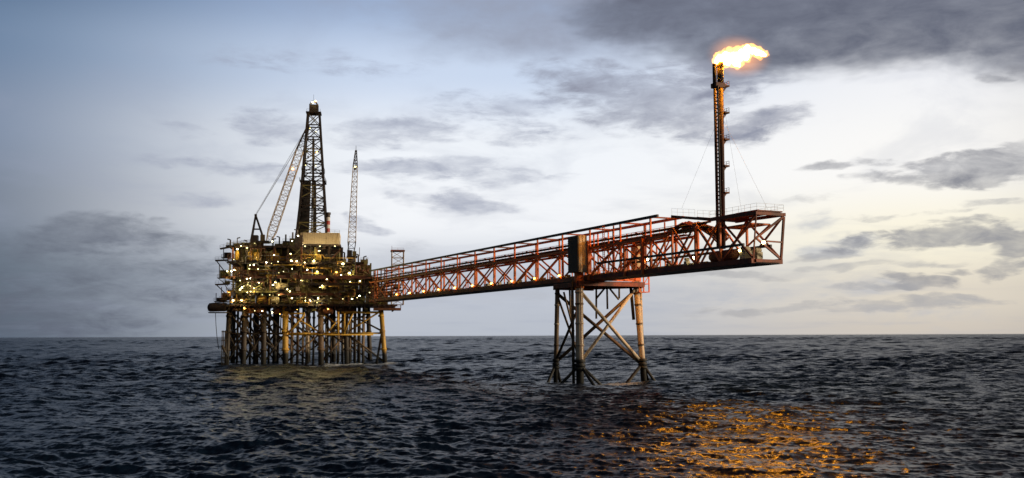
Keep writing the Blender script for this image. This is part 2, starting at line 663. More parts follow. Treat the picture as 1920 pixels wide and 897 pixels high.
def U(px, v=0.0):
    return P.at(px, 600, v).x


def Z(py, px=560, v=0.0):
    return P.at(px, py, v).z


def lamp_light(parent, pos, watts, colour=(1.0, 0.74, 0.26), radius=0.2):
    d = bpy.data.lights.new('lamp_light', 'POINT')
    d.energy = watts
    d.color = colour
    d.shadow_soft_size = radius
    o = bpy.data.objects.new('lamp_light', d)
    COL.objects.link(o)
    o.parent = parent
    o.location = Vector(pos) - Vector(OFF[parent.name])


# ------------------------------------------------------------------ main platform
plat = thing('oil_platform', 'large dark oil platform on many legs with crowded decks dotted with lamps',
             'oil platform', P, (0, 20, 0))
uL, uR, uE = U(424), U(688), U(748)
DEPTH = 42.0
ZC, Z1, Z2, Z3, Z4 = 25.2, 30.8, 36.8, 43.0, 49.6
LEV = [(ZC, uL - 1.0, uE - 1, 'dark_steel'), (Z1, uL + 0.5, uE - 4, 'olive_steel'), (Z2, uL - 1.5, U(712), 'rust_steel'),
       (Z3, uL + 0.2, uR - 0.5, 'dark_steel'), (Z4, uL - 0.5, U(548), 'dark_steel')]
for k, (z, a, b, mt) in enumerate(LEV):
    m = MB()
    m.span((a, 0, z - 0.35), (b, DEPTH, z + 0.0))
    m.build('deck', 'black_steel', plat)
    m = MB()
    m.span((a - 0.3, -0.35, z - 0.75), (b + 0.3, 0.0 - 0.02, z + 0.12))
    for i in range(int((b - a) / 2.0)):
        x = a + 1.0 + i * 2.0
        m.span((x - 0.09, -0.6, z - 0.72), (x + 0.09, -0.352, z + 0.1))
    m.build('edge_girder', mt, plat)
    m = MB().rail((a, -0.3, z + 0.12), (b, -0.3, z + 0.12), r=0.055).rail((a, -0.3, z + 0.12), (a, DEPTH, z + 0.12), r=0.055)
    m.build('railing', 'olive_steel', plat)
# cross girders seen from below
for k in range(12):
    x = uL + 1 + k * (uE - uL - 3) / 11
    MB().span((x - 0.3, 0.3, ZC - 2.1), (x + 0.3, DEPTH - 0.5, ZC - 0.37)).build('floor_girder', 'dark_steel', plat)
# bulkheads that close the decks behind the front bays, stopping short of each other
tops = [(ZC, Z1, uL + 1.5, uE - 5), (Z1, Z2, uL + 2.5, U(710)), (Z2, Z3, uL + 1.0, U(694)), (Z3, Z4, uL + 2.0, U(640))]
for z0, z1, a, b in tops:
    n = 7
    for i in range(n):
        x0 = a + (b - a) * i / n
        x1 = a + (b - a) * (i + 1) / n
        v0 = 8.5 + rnd.uniform(-1.5, 3)
        m = MB().span((x0 + 0.05, v0, z0 + 0.02), (x1 - 0.05, v0 + 0.4, z1 - 0.4))
        for q in range(int((x1 - x0) / 0.9)):
            m.span((x0 + 0.4 + q * 0.9, v0 - 0.18, z0 + 0.05), (x0 + 0.55 + q * 0.9, v0 - 0.002, z1 - 0.42))
        m.build('bulkhead', rnd.choice(['dark_steel', 'olive_steel', 'black_steel', 'olive_steel']), plat)
# columns and bay braces on the front
for li, (z0, z1, a, b) in enumerate(tops):
    n = 8
    for i in range(n + 1):
        x = a + (b - a) * i / n
        MB().bar((x, 0.5, z0 + 0.05), (x, 0.5, z1 - 0.36), 0.7).build('column', rnd.choice(['dark_steel', 'olive_steel', 'rust_steel']), plat)
        if i < n and rnd.random() < 0.5:
            x2 = a + (b - a) * (i + 1) / n
            p, q = ((x, 0.5, z0 + 0.2), (x2, 0.5, z1 - 0.5))
            if rnd.random() < 0.5:
                p, q = (p[0], p[1], q[2]), (q[0], q[1], p[2])
            MB().tube(p, q, 0.28).build('bay_brace', rnd.choice(['dark_steel', 'rust_steel', 'olive_steel']), plat)
# machinery in the bays
PAINT = ['olive_steel', 'olive_steel', 'dark_steel', 'grey_steel', 'rust_steel', 'cream_paint', 'olive_steel', 'yellow_paint', 'dark_steel']
for li, (z0, z1, a, b) in enumerate(tops):
    x = a + 0.5
    while x < b - 2:
        w = rnd.uniform(2.5, 6.5)
        h = z1 - z0 - 0.9
        v = rnd.uniform(1.8, 5)
        t = rnd.random()
        mt = rnd.choice(PAINT)
        if t < 0.28:
            r = min(rnd.uniform(0.8, 1.5), h / 2.3)
            m = MB().vessel((x, v, z0 + r + 0.7), (x + w, v, z0 + r + 0.7), r)
            for sx in (0.22, 0.78):
                m.box((x + w * sx, v, z0 + 0.42), (0.5, r * 1.5, 0.8))
            m.tube((x + w * 0.4, v, z0 + 2 * r + 0.5), (x + w * 0.4, v, z1 - 0.4), 0.22)
            m.build('pressure_vessel', mt, plat, True)
        elif t < 0.45:
            r = rnd.uniform(0.7, 1.2)
            m = MB()
            for q in range(max(1, int(w / (2.3 * r)))):
                c = x + r + q * 2.4 * r
                m.vessel((c, v, z0 + 0.3), (c, v, z0 + h * rnd.uniform(0.7, 1.0)), r)
                m.tube((c + r * 0.5, v - r, z0 + 0.2), (c + r * 0.5, v - r, z1 - 0.4), 0.16)
            m.build('upright_vessel', mt, plat, True)
        elif t < 0.72:
            hh = h * rnd.uniform(0.55, 0.95)
            d = rnd.uniform(2, 4)
            m = MB().span((x, v, z0 + 0.15), (x + w * 0.85, v + d, z0 + hh))
            for q in range(int(w * 0.85 / 0.7)):
                m.span((x + 0.15 + q * 0.7, v - 0.1, z0 + 0.25), (x + 0.3 + q * 0.7, v - 0.002, z0 + hh - 0.1))
            m.span((x - 0.12, v - 0.2, z0 + hh + 0.002), (x + w * 0.85 + 0.12, v + d, z0 + hh + 0.14))
            m.tube((x + w * 0.6, v + 1, z0 + hh), (x + w * 0.6, v + 1, z1 - 0.4), 0.35)
            m.build('equipment_cabin', mt, plat)
        else:
            m = MB()
            for q in range(rnd.randint(4, 7)):
                c = x + rnd.uniform(0, w)
                zz = z0 + rnd.uniform(0.8, h)
                m.path([(x - 1.5, v + rnd.uniform(-1.5, 1), zz), (c, v, zz), (c, v - 0.4, z0 + rnd.uniform(0, h)), (x + w + 1, v - 0.4, zz - 0.6)],
                       rnd.uniform(0.10, 0.26))
            m.build('pipework', mt, plat)
        x += w + rnd.uniform(0.3, 1.5)
# long pipes and cable trays along the front
for k in range(16):
    zz = rnd.uniform(ZC + 1, Z4 - 2)
    a = rnd.uniform(uL, uL + 40)
    b = min(a + rnd.uniform(9, 28), uR)
    v = rnd.uniform(-1.1, -0.75)
    m = MB().path([(a, v, zz), (a + (b - a) * 0.5, v, zz), (a + (b - a) * 0.5 + 0.6, v, zz - 1.2), (b, v, zz - 1.2), (b, v + 1.5, zz - 3)], rnd.uniform(0.14, 0.3))
    for q in range(4):
        c = a + (b - a) * (0.1 + 0.1 * q)
        m.bar((c, v, zz), (c, 0.45, zz), 0.14)
    m.build('pipe_run', rnd.choice(['rust_steel', 'olive_steel', 'grey_steel', 'yellow_paint', 'dark_steel']), plat, True)
# pipe spools, boxes and small frames hung all over the front, some standing out past the deck edges
for k in range(78):
    right = rnd.random() < 0.45
    px = rnd.uniform(540, 690) if right else rnd.uniform(424, 545)
    py = rnd.uniform(495, 572) if right else rnd.uniform(462, 578)
    v = rnd.uniform(-2.2, -0.8)
    p = at(px, py, v)
    m = MB()
    t = rnd.random()
    if t < 0.6:
        q = p.copy()
        pts = [q.copy()]
        for _ in range(rnd.randint(4, 8)):
            ax = rnd.choice((0, 0, 2, 2, 1))
            q[ax] += rnd.choice((-1, 1)) * rnd.uniform(0.7, 3.0) * (0.3 if ax == 1 else 1.0)
            q.y = min(max(q.y, -2.4), -0.5)
            q.z = min(max(q.z, ZC - 3.0), Z4 + 0.5)
            pts.append(q.copy())
        m.path(pts, rnd.uniform(0.12, 0.30))
        m.bar(pts[0], pts[0] + Vector((0, 2.5, 0)), 0.2)
        m.build('pipe_spool', rnd.choice(['dark_steel', 'olive_steel', 'rust_steel', 'grey_steel', 'black_steel', 'yellow_paint']), plat, True)
    elif t < 0.8:
        w, h = rnd.uniform(0.8, 2.2), rnd.uniform(0.6, 1.8)
        m.span((p.x, v, p.z), (p.x + w, v + 1.0, p.z + h)).bar((p.x + w / 2, v + 1.0, p.z + h / 2), (p.x + w / 2, 0.6, p.z + h / 2), 0.25)
        m.span((p.x + 0.1, v - 0.08, p.z + 0.1), (p.x + w * 0.45, v - 0.003, p.z + h - 0.1))
        m.tube((p.x + w * 0.7, v + 0.4, p.z + h), (p.x + w * 0.7, v + 0.4, p.z + h + 1.5), 0.12)
        m.build('control_box', rnd.choice(['olive_steel', 'grey_steel', 'cream_paint', 'blue_paint', 'rust_steel', 'black_steel']), plat)
    else:
        w, h = rnd.uniform(1.5, 3.5), rnd.uniform(1.5, 3.0)
        for a, b in (((0, 0), (w, 0)), ((0, h), (w, h)), ((0, 0), (0, h)), ((w, 0), (w, h)), ((0, 0), (w, h)), ((w / 2, 0), (w / 2, h))):
            m.bar((p.x + a[0], v, p.z + a[1]), (p.x + b[0], v, p.z + b[1]), 0.22)
        m.bar((p.x, v, p.z), (p.x, 0.4, p.z), 0.2).bar((p.x + w, v, p.z), (p.x + w, 0.4, p.z), 0.2)
        m.build('pipe_support', rnd.choice(['black_steel', 'dark_steel', 'rust_steel']), plat)
# the wide brown girder band on the right half and its companion
for y0, y1, x0, x1, v0, mt in ((517, 523, 520, 690, -1.9, 'rust_steel'), (531, 535, 540, 712, -1.6, 'dark_steel'), (550, 554, 520, 640, -1.5, 'rust_steel')):
    a, b = at(x0, y1, v0), at(x1, y0, v0)
    m = MB().span((a.x, v0, a.z), (b.x, v0 + 0.5, b.z))
    for q in range(int((b.x - a.x) / 3)):
        m.bar((a.x + 1 + q * 3, v0 + 0.52, (a.z + b.z) / 2), (a.x + 1 + q * 3, 0.3, (a.z + b.z) / 2), 0.3)
    m.build('walkway_girder', mt, plat)
# outriggers on the left edge
for (xa, ya), (xb, yb), strut in (((404, 489), (428, 488), (424, 513)), ((404, 534), (430, 533), (428, 556)), ((413, 467), (470, 456), None)):
    p, q = at(xa, ya, 1.0), at(xb, yb, 1.0)
    m = MB().bar(p, q, 2.4, 0.55)
    m.rail(p + Vector((0, -1.1, 0.25)), q + Vector((0, -1.1, 0.25)), 1.2, 1.4)
    if strut:
        m.tube(p + Vector((0.5, 0, -0.2)), at(*strut, 1.0), 0.2)
    m.build('outrigger_walkway', 'black_steel', plat)
for x0, x1, y0, y1, v in ((407, 428, 503, 522, 2.5), (411, 430, 545, 563, 1.0), (415, 432, 472, 484, 4.0), (401, 424, 556, 566, 3.5), (418, 430, 526, 532, 0.5)):
    a, b = at(x0, y1, v), at(x1, y0, v)
    m = MB().span((a.x, v, a.z), (b.x, v + 3.5, a.z + 0.3))
    m.span((a.x + 1.0, v + 0.4, a.z + 0.302), (b.x, v + 3.0, b.z - rnd.uniform(0.2, 1.2)))
    m.rail((a.x, v + 0.1, a.z + 0.3), (b.x, v + 0.1, a.z + 0.3), 1.2, 1.2, 0.07)
    m.bar((a.x + 0.4, v + 0.5, a.z), (b.x, v + 0.5, a.z - 3.2), 0.25).tube((a.x + 0.8, v + 0.3, a.z + 0.3), (a.x + 0.8, v + 0.3, b.z + 1.4), 0.16)
    m.build('side_module', rnd.choice(['black_steel', 'dark_steel', 'olive_steel']), plat)
# the dark overhanging end of the cellar deck at the far left
m = MB()
c = at(408, 577, 2.0)
m.vessel((at(389, 577, 2).x, 2.0, c.z), (at(428, 577, 2).x, 2.0, c.z + 0.2), 1.75)
m.span((at(392, 577, 2).x, 0.2, c.z - 2.3), (uL + 1, 4.5, c.z - 1.9))
m.bar((at(392, 577, 2).x, 2.0, c.z + 1.6), (uL + 1, 2.0, c.z + 2.6), 0.35)
m.build('overhanging_store', 'black_steel', plat, True)
m = MB().rail((at(390, 577, 0).x, 0.1, c.z - 1.9), (uL + 1, 0.1, c.z - 1.9), 1.3)
m.build('railing', 'dark_steel', plat)
MB().path([at(404, 586, 1.5), at(405, 610, 1.5), at(407, 634, 1.5), at(410, 655, 1.5)], 0.13).build('hanging_hose', 'black_steel', plat)
# landing at the right end, under the bridge
a, b = at(700, 582, -1.2), at(752, 568, -1.2)
m = MB().span((a.x, -1.2, a.z), (b.x, 7, a.z + 1.0))
m.rail((a.x, -1.1, a.z + 1.0), (b.x, -1.1, a.z + 1.0), 1.3).rail((b.x, -1.1, a.z + 1.0), (b.x, 7, a.z + 1.0), 1.3)
m.build('landing', 'rust_steel', plat)
# clutter hung under the cellar deck
for k in range(22):
    x = rnd.uniform(uL + 1, uR)
    w = rnd.uniform(1.2, 4.5)
    h = rnd.uniform(0.8, 2.6)
    m = MB()
    if rnd.random() < 0.5:
        m.span((x, 1.0 + rnd.random() * 5, ZC - 1.6 - h), (x + w, 8, ZC - 1.3))
    else:
        m.vessel((x, 1.5, ZC - 1.4 - h / 2), (x + w, 1.5, ZC - 1.4 - h / 2), h / 2)
        m.bar((x + w / 2, 1.5, ZC - 1.3 - h / 2), (x + w / 2, 1.5, ZC - 0.5), 0.3)
    m.build('underdeck_skid', rnd.choice(['dark_steel', 'olive_steel', 'black_steel', 'rust_steel']), plat)
# top-of-deck clutter silhouettes
for px, pt, pw in ((437, 458, 14), (452, 455, 16), (470, 460, 9), (515, 457, 14), (530, 452, 12), (543, 447, 10), (553, 441, 14), (640, 486, 9), (676, 487, 14)):
    v = rnd.uniform(1, 5)
    a, b = at(px, pt, v), at(px + pw, pt, v)
    zb = Z4 if px < 548 else Z3
    m = MB().span((a.x, v, zb + 0.02), (b.x, v + 4, max(a.z, zb + 1.2)))
    m.rail((a.x, v + 0.1, max(a.z, zb + 1.2)), (b.x, v + 0.1, max(a.z, zb + 1.2)), 0.9)
    m.build('deck_house', rnd.choice(['black_steel', 'dark_steel', 'olive_steel']), plat)
for px, pt, v in ((432, 450, 4), (445, 447, 8), (463, 452, 3), (512, 449, 6), (524, 445, 9), (536, 440, 5), (549, 436, 7), (557, 432, 9), (642, 478, 4), (646, 474, 7), (672, 478, 5), (682, 482, 6), (688, 486, 8)):
    a = at(px, pt, v)
    zb = Z4 if px < 560 else Z3
    m = MB().tube((a.x, v, zb), (a.x, v, a.z), rnd.uniform(0.15, 0.4), n=8)
    if rnd.random() < 0.6:
        m.tube((a.x, v, a.z), (a.x + rnd.choice((-1.2, 1.2)), v, a.z + 0.3), 0.25, n=8)
    m.build('vent_pipe', rnd.choice(['black_steel', 'dark_steel', 'grey_steel']), plat)
# stair towers
for px, za, zb in ((446, ZC, Z3), (626, ZC, Z3), (552, Z1, Z4)):
    x = U(px, -1.6)
    m = MB()
    z = za
    s = 1
    while z < zb - 2:
        m.bar((x - 2 * s, -1.9, z), (x + 2 * s, -1.9, z + 3), 0.9, 0.25)
        m.rail((x - 2 * s, -2.3, z), (x + 2 * s, -2.3, z + 3), 1.0, 1.5)
        s = -s
        z += 3
    m.build('stairway', 'olive_steel', plat)

# ---- jacket legs, braces, conductors
ZB = ZC - 0.4


def leg(pt, pb, v, r, mt, name='leg'):
    a, b = at(pt, 584, v), at(pb, 684, v)
    top = Vector((a.x, v, ZB))
    d = (b - a) / (b.z - a.z)
    bot = a + d * (-8 - a.z)
    m = MB().tube(top, bot, r, n=12)
    for zz in (6.5, 14.0, 20.5):
        c = a + d * (zz - a.z)
        m.tube(c + Vector((0, 0, 0.45)), c - Vector((0, 0, 0.45)), r * 1.28, n=12)
    m.build(name, mt, plat, True)
    return lambda zz: a + d * (zz - a.z)


front = [(430, 425, 1.0, 'dark_leg'), (459, 456, 1.15, 'dark_leg'), (495, 494, 1.1, 'dark_leg'), (535, 535, 1.25, 'yellow_paint'),
         (601, 602, 1.2, 'brown_leg'), (648, 650, 1.05, 'dark_leg'), (714, 722, 1.0, 'yellow_paint')]
FL = [leg(a, b, 3.0, r, m_) for a, b, r, m_ in front]
back = [(438, 436, 1.0, 'dark_leg'), (480, 478, 1.0, 'dark_leg'), (516, 515, 1.0, 'dark_leg'), (578, 578, 1.0, 'dark_leg'),
        (625, 626, 1.0, 'dark_leg'), (690, 694, 1.0, 'dark_leg')]
BL = [leg(a, b, 36.0, r, m_) for a, b, r, m_ in back]
for row, lst, mts in ((FL, [(0, 1), (1, 2), (2, 3), (3, 4), (4, 5), (5, 6)], None), (BL, [(0, 1), (1, 2), (2, 3), (3, 4), (4, 5)], 'dark_leg')):
    for i, j in lst:
        warm = mts is None and i >= 3
        mt = 'brown_leg' if warm else 'dark_leg'
        f = rnd.random() < 0.5
        za, zb = (13.4, 1.0)
        MB().tube(row[i](za if f else zb), row[j](zb if f else za), 0.42).build('brace', mt, plat, True)
        MB().tube(row[i](22.5 if not f else 13.4), row[j](13.4 if not f else 22.5), 0.38).build('brace', 'yellow_paint' if warm else mt, plat, True)
        if i < 3:
            MB().tube(row[i](zb if f else za), row[j](za if f else zb), 0.36).build('brace', mt, plat, True)
        MB().tube(row[i](13.2), row[j](13.2), 0.40).build('brace', 'yellow_paint' if warm else mt, plat, True)
for i in range(6):
    MB().tube(FL[i](13.0), BL[i](4.0), 0.42).build('brace', 'dark_leg', plat, True)
    MB().tube(FL[i](21.0), BL[i](12.0), 0.40).build('brace', 'dark_leg', plat, True)
for k in range(40):
    i = rnd.randint(0, 2)
    v = rnd.choice((3.0, 12.0, 24.0))
    lim = 530 if k < 26 else 705
    x0, x1 = U(rnd.uniform(425, lim), v), U(rnd.uniform(425, lim), v)
    if abs(x1 - x0) > 9:
        x1 = x0 + math.copysign(9, x1 - x0)
    z0 = rnd.choice((ZB, 21.0, 17.0, 13.0))
    MB().tube((x0, v, z0), (x1, v, z0 - rnd.uniform(5, 13)), rnd.uniform(0.22, 0.42)).build('brace', 'dark_leg', plat, True)
# bright yellow bracing below the cellar deck
v = 1.6
for (xa, ya), (xb, yb), r in (((541, 624), (572, 590), 0.45), ((634, 626), (634, 585), 0.5), ((645, 624), (662, 588), 0.36), ((640, 586), (712, 586), 0.5),
                              ((540, 628), (700, 628), 0.36), ((646, 588), (646, 626), 0.34), ((572, 588), (545, 588), 0.4), ((634, 600), (612, 626), 0.3)):
    MB().tube(at(xa, ya, v), at(xb, yb, v), r).build('yellow_brace', 'yellow_paint', plat, True)
# conductors in rows under the derrick
for px in (548, 558, 567, 577, 589, 613, 622, 634, 643, 657, 665, 673, 681):
    for v in (9, 22):
        x = U(px + rnd.uniform(-2, 2), v)
        m = MB().tube((x, v, ZB), (x, v, -6), rnd.uniform(0.36, 0.52), n=8)
        for zz in (13.2, 20):
            m.tube((x, v, zz - 0.3), (x, v, zz + 0.3), 0.75, n=8)
        m.build('conductor', rnd.choice(['dark_leg', 'brown_leg', 'brown_leg', 'pale_leg']), plat, True)
for px in (446, 470, 484, 505, 514, 522):
    x = U(px, 14)
    MB().tube((x, 14, ZB), (x, 14, -6), 0.5, n=8).build('conductor', 'dark_leg', plat, True)
# boat landing by the left leg
m = MB()
for k in range(5):
    a = at(417 + k * 2.6, 612, 0.5)
    m.tube((a.x, 0.5 + k * 0.3, 14.5), (a.x, 0.5 + k * 0.3, -3), 0.18)
for zz in (14, 10.5, 7, 3.5, 0.8):
    m.tube((at(416, 612, 0.5).x, 0.5, zz), (FL[0](zz).x, 2.0, zz), 0.22)
m.tube(at(416, 648, 0.5), at(428, 672, 2.0), 0.5)
m.build('boat_landing', 'dark_leg', plat, True)
# diagonal under the right-hand end
MB().tube(FL[6](14.5), at(704, 684, 3.0) + Vector((0, 0, -2)), 0.5).build('brace', 'dark_leg', plat, True)
MB().tube(FL[6](14.0), at(676, 600, 3.0), 0.4).build('brace', 'dark_leg', plat, True)

# ---- lamps
L1 = [(240, 120), (298, 112), (345, 85), (262, 100), (560, 148), (485, 195), (565, 190), (597, 192), (700, 190), (645, 200), (660, 243), (720, 255),
      (735, 130), (570, 238), (490, 262), (475, 255), (445, 205), (415, 200), (460, 155), (220, 182), (340, 215), (312, 238), (180, 253), (205, 253),
      (228, 248), (298, 298), (258, 308), (318, 340), (370, 322), (340, 355), (268, 350), (300, 380), (320, 375), (470, 320), (455, 335), (435, 395),
      (490, 395), (390, 395), (215, 428), (265, 425), (190, 380), (285, 475), (345, 490), (390, 492), (450, 500), (610, 390), (650, 412), (568, 415),
      (725, 412), (680, 430), (600, 483), (495, 510), (570, 72), (605, 40)]
L2 = [(80, 262), (45, 305), (105, 320), (240, 275), (275, 325), (305, 338), (230, 335), (205, 320), (190, 350), (385, 430), (330, 448), (240, 465),
      (175, 462), (105, 462), (60, 470), (290, 465), (100, 485), (108, 205), (440, 480), (160, 520)]
BIG = {(298, 112), (565, 190), (215, 428), (265, 425), (285, 475), (470, 320), (80, 262), (275, 325), (240, 275), (240, 120), (700, 190), (720, 255)}
AMBER = {(285, 475), (190, 380), (600, 483), (190, 350), (160, 520), (495, 510), (205, 320)}
L3 = [(rnd.uniform(432, 540), rnd.gauss(520, 30)) for _ in range(13)] + [(rnd.uniform(540, 690), rnd.gauss(530, 22)) for _ in range(11)]
for src, ox, oy, k in ((L1, 370, 430, 3.204), (L2, 560, 400, 2.893), (L3, 0, 0, 1.0)):
    for cx, cy in src:
        v = -1.7 + rnd.uniform(-0.5, 0.8)
        p = at(ox + cx / k, oy + cy / k, v)
        s = rnd.uniform(0.5, 0.8) if (cx, cy) in BIG else rnd.uniform(0.16, 0.45)
        mt = 'lamp_amber' if (cx, cy) in AMBER else rnd.choice(['lamp_warm', 'lamp_dim', 'lamp_white', 'lamp_warm', 'lamp_dim'])
        m = MB().vessel(p - Vector((s * 0.6, 0, 0)), p + Vector((s * 0.6, 0, 0)), s * 0.45, 8)
        o = m.build('floodlight', mt, plat)
        m = MB().bar(p + Vector((0, 0.05, s * 0.5)), p + Vector((0, 2.6, s * 0.5 + 0.5)), 0.16)
        m.bar(p + Vector((-s * 0.6, 0.02, s * 0.48)), p + Vector((s * 0.6, 0.02, s * 0.48)), s * 0.5, 0.1)
        m.build('bracket', 'dark_steel', o)
        if (cx, cy) in BIG or rnd.random() < 0.32:
            lamp_light(o, p + Vector((0, -0.1, -s * 0.5 - 0.35)), rnd.uniform(120, 480) if mt != 'lamp_amber' else 360, (1.0, 0.80, 0.34) if mt != 'lamp_amber' else (1.0, 0.48, 0.10))

# ------------------------------------------------------------------ drill floor and derrick
VD = 14.0
a, b = at(563, 458, VD), at(637, 437, VD)
drill = thing('drill_floor', 'cream walled drill floor on dark trestles, beneath the tall derrick', 'drill floor', P, ((a.x + b.x) / 2, VD + 7, Z3))
m = MB().span((a.x, VD, a.z), (b.x, VD + 0.4, b.z)).span((a.x, VD + 14, a.z), (b.x, VD + 14.4, b.z))
m.span((a.x, VD + 0.42, a.z), (a.x + 0.4, VD + 13.98, b.z)).span((b.x - 0.4, VD + 0.42, a.z), (b.x, VD + 13.98, b.z))
for q in range(17):
    x = a.x + 0.5 + q * (b.x - a.x - 1) / 16
    m.span((x - 0.1, VD - 0.16, a.z), (x + 0.1, VD - 0.003, b.z))
m.build('windwall', 'stone_cream', drill)
for px in (572, 600, 628):  # added lamps, invented to brighten the cream windwall
    p = at(px, 462, VD - 4.2)
    o = MB().vessel(p - Vector((0.25, 0, 0)), p + Vector((0.25, 0, 0)), 0.2, 8).build('floodlight', 'lamp_dim', drill)
    MB().bar(p + Vector((0, 0.1, -0.1)), p + Vector((0, 4.0, -0.6)), 0.14).build('bracket', 'dark_steel', o)
    lamp_light(o, p + Vector((0, 0.1, 0.5)), 380, (1.0, 0.78, 0.42))
MB().span((a.x - 0.5, VD - 0.5, a.z - 0.9), (b.x + 0.5, VD + 15, a.z - 0.01)).build('floor_slab', 'dark_steel', drill)
MB().rail((a.x, VD - 0.3, b.z), (b.x, VD - 0.3, b.z), 1.2).build('railing', 'olive_steel', drill)
for q in range(5):
    x = a.x + 2.0 + q * (b.x - a.x - 6) / 4
    MB().bar((x, VD + 0.6, Z3 + 0.05), (x, VD + 0.6, a.z - 0.9), 0.9).build('trestle_leg', 'dark_steel', drill)
    if q < 4:
        x2 = x + (b.x - a.x - 6) / 4
        MB().bar((x, VD + 0.6, Z3 + 0.3), (x2, VD + 0.6, a.z - 1.2), 0.5).build('trestle_brace', 'dark_steel', drill)
MB().span((a.x + 1.5, VD + 3, Z3 + 0.05), (b.x - 3, VD + 13, a.z - 1.0)).build('mud_room', 'dark_steel', drill)
MB().span((at(560, 470, VD).x, VD - 6, Z3 + 0.05), (at(600, 470, VD).x, VD - 1, Z(468, v=VD - 6))).build('doghouse', 'olive_steel', drill)
MB().span((at(604, 470, VD).x, VD - 5, Z3 + 0.05), (at(628, 470, VD).x, VD - 1, Z(476, v=VD - 6))).build('pump_room', 'dark_steel', drill)

zb = b.z - 1.0
VC = VD + 7
w0 = (at(613, 436, VC).x - at(559, 436, VC).x)
cx = (at(613, 436, VC).x + at(559, 436, VC).x) / 2
ct = at(588.5, 214, VC)
w1 = 5.0
zt = ct.z
der = thing('drilling_derrick', 'tall dark lattice drilling derrick tapering to a lit crown, standing on the cream drill floor', 'derrick', P, (cx, VC, zb))


def dcor(t):
    w = (w0 + (w1 - w0) * t) / 2
    x = cx + (ct.x - cx) * t
    z = zb + (zt - zb) * t
    return [Vector((x + i * w, VC + j * w, z)) for i, j in ((-1, -1), (1, -1), (1, 1), (-1, 1))]


A0, A1 = dcor(0), dcor(1)
for i in range(4):
    MB().bar(A0[i], A1[i], 0.85).build('derrick_leg', 'black_steel', der)
NP = 10
for k in range(NP):
    c0, c1 = dcor(k / NP), dcor((k + 1) / NP)
    m = MB()
    for i in range(4):
        j = (i + 1) % 4
        m.bar(c1[i], c1[j], 0.46)
        m.bar(c0[i], c1[j], 0.32)
        m.bar(c0[j], c1[i], 0.32)
        mid0, mid1 = (c0[i] + c0[j]) / 2, (c1[i] + c1[j]) / 2
        if k < 8:
            m.bar(mid0, mid1, 0.5)
    m.build('bracing', 'black_steel' if k % 3 else 'olive_steel', der)
# racked drill pipe inside, up to the monkey board
tb = 0.44
m = MB()
pb, pt_ = dcor(0), dcor(tb + 0.02)
for q in range(9):
    f = 0.06 + q * 0.035
    m.tube(pb[3].lerp(pb[2], f) + Vector((0, -3, 0)), pt_[3].lerp(pt_[2], f * 1.05) + Vector((0, -1.5, 0)), 0.24, n=5)
for q in range(4):
    f = 0.52 + q * 0.03
    m.tube(pb[3].lerp(pb[2], f) + Vector((0, -3, 0)), pt_[3].lerp(pt_[2], f) + Vector((0, -1.5, 0)), 0.2, n=5)
m.build('racked_pipe', 'black_steel', der)
for t, e, mt in ((tb, 1.0, 'black_steel'), (0.53, 0.6, 'dark_steel'), (0.24, 0.25, 'dark_steel')):
    c = dcor(t)
    m = MB()
    lo, hi = c[0] - Vector((e, e, 0)), c[2] + Vector((e, e, 0))
    m.span((lo.x, lo.y, lo.z - 0.3), (hi.x, lo.y + 1.4, lo.z)).span((lo.x, hi.y - 1.4, lo.z - 0.3), (hi.x, hi.y, lo.z))
    m.span((lo.x, lo.y + 1.42, lo.z - 0.29), (lo.x + 1.2, hi.y - 1.42, lo.z - 0.01)).span((hi.x - 1.2, lo.y + 1.42, lo.z - 0.29), (hi.x, hi.y - 1.42, lo.z - 0.01))
    m.rail((lo.x, lo.y, lo.z), (hi.x, lo.y, lo.z), 1.2).rail((hi.x, lo.y, lo.z), (hi.x, hi.y, lo.z), 1.2).rail((lo.x, lo.y, lo.z), (lo.x, hi.y, lo.z), 1.2)
    m.build('monkey_board', mt, der)
# hoisting gear
m = MB().tube((ct.x, VC, zt), (cx + 0.5, VC, zb + 17), 0.10, n=4).tube((ct.x - 0.8, VC, zt), (cx - 0.2, VC, zb + 17), 0.10, n=4)
m.vessel((cx + 0.2, VC, zb + 17.5), (cx + 0.2, VC, zb + 12.5), 0.95)
m.tube((cx + 0.2, VC, zb + 12.5), (cx + 0.2, VC, zb), 0.2)
m.build('travelling_block', 'olive_steel', der)
m = MB().box((ct.x, VC, zt + 0.2), (w1 + 1.6, w1 + 1.6, 0.5)).box((ct.x, VC, zt + 2.2), (w1 * 0.8, w1 * 0.7, 3.4))
m.rail((ct.x - 3, VC - 3, zt + 0.4), (ct.x + 3, VC - 3, zt + 0.4), 1.2)
m.build('crown_block', 'black_steel', der)
m = MB()
top = Vector((ct.x - 0.2, VC, at(588, 190, VC).z))
for i, j in ((-1, -1), (1, -1), (1, 1), (-1, 1)):
    m.bar((ct.x + i * 1.8, VC + j * 1.8, zt + 3.9), top + Vector((i * 0.5, j * 0.5, 0)), 0.28)
m.bar((ct.x - 1.2, VC, zt + 5.4), (ct.x + 1.2, VC, zt + 5.4), 0.25)
m.build('crown_frame', 'olive_steel', der)
MB().tube(top, top + Vector((0, 0, 3.0)), 0.07, n=4).build('aerial', 'dark_steel', der)
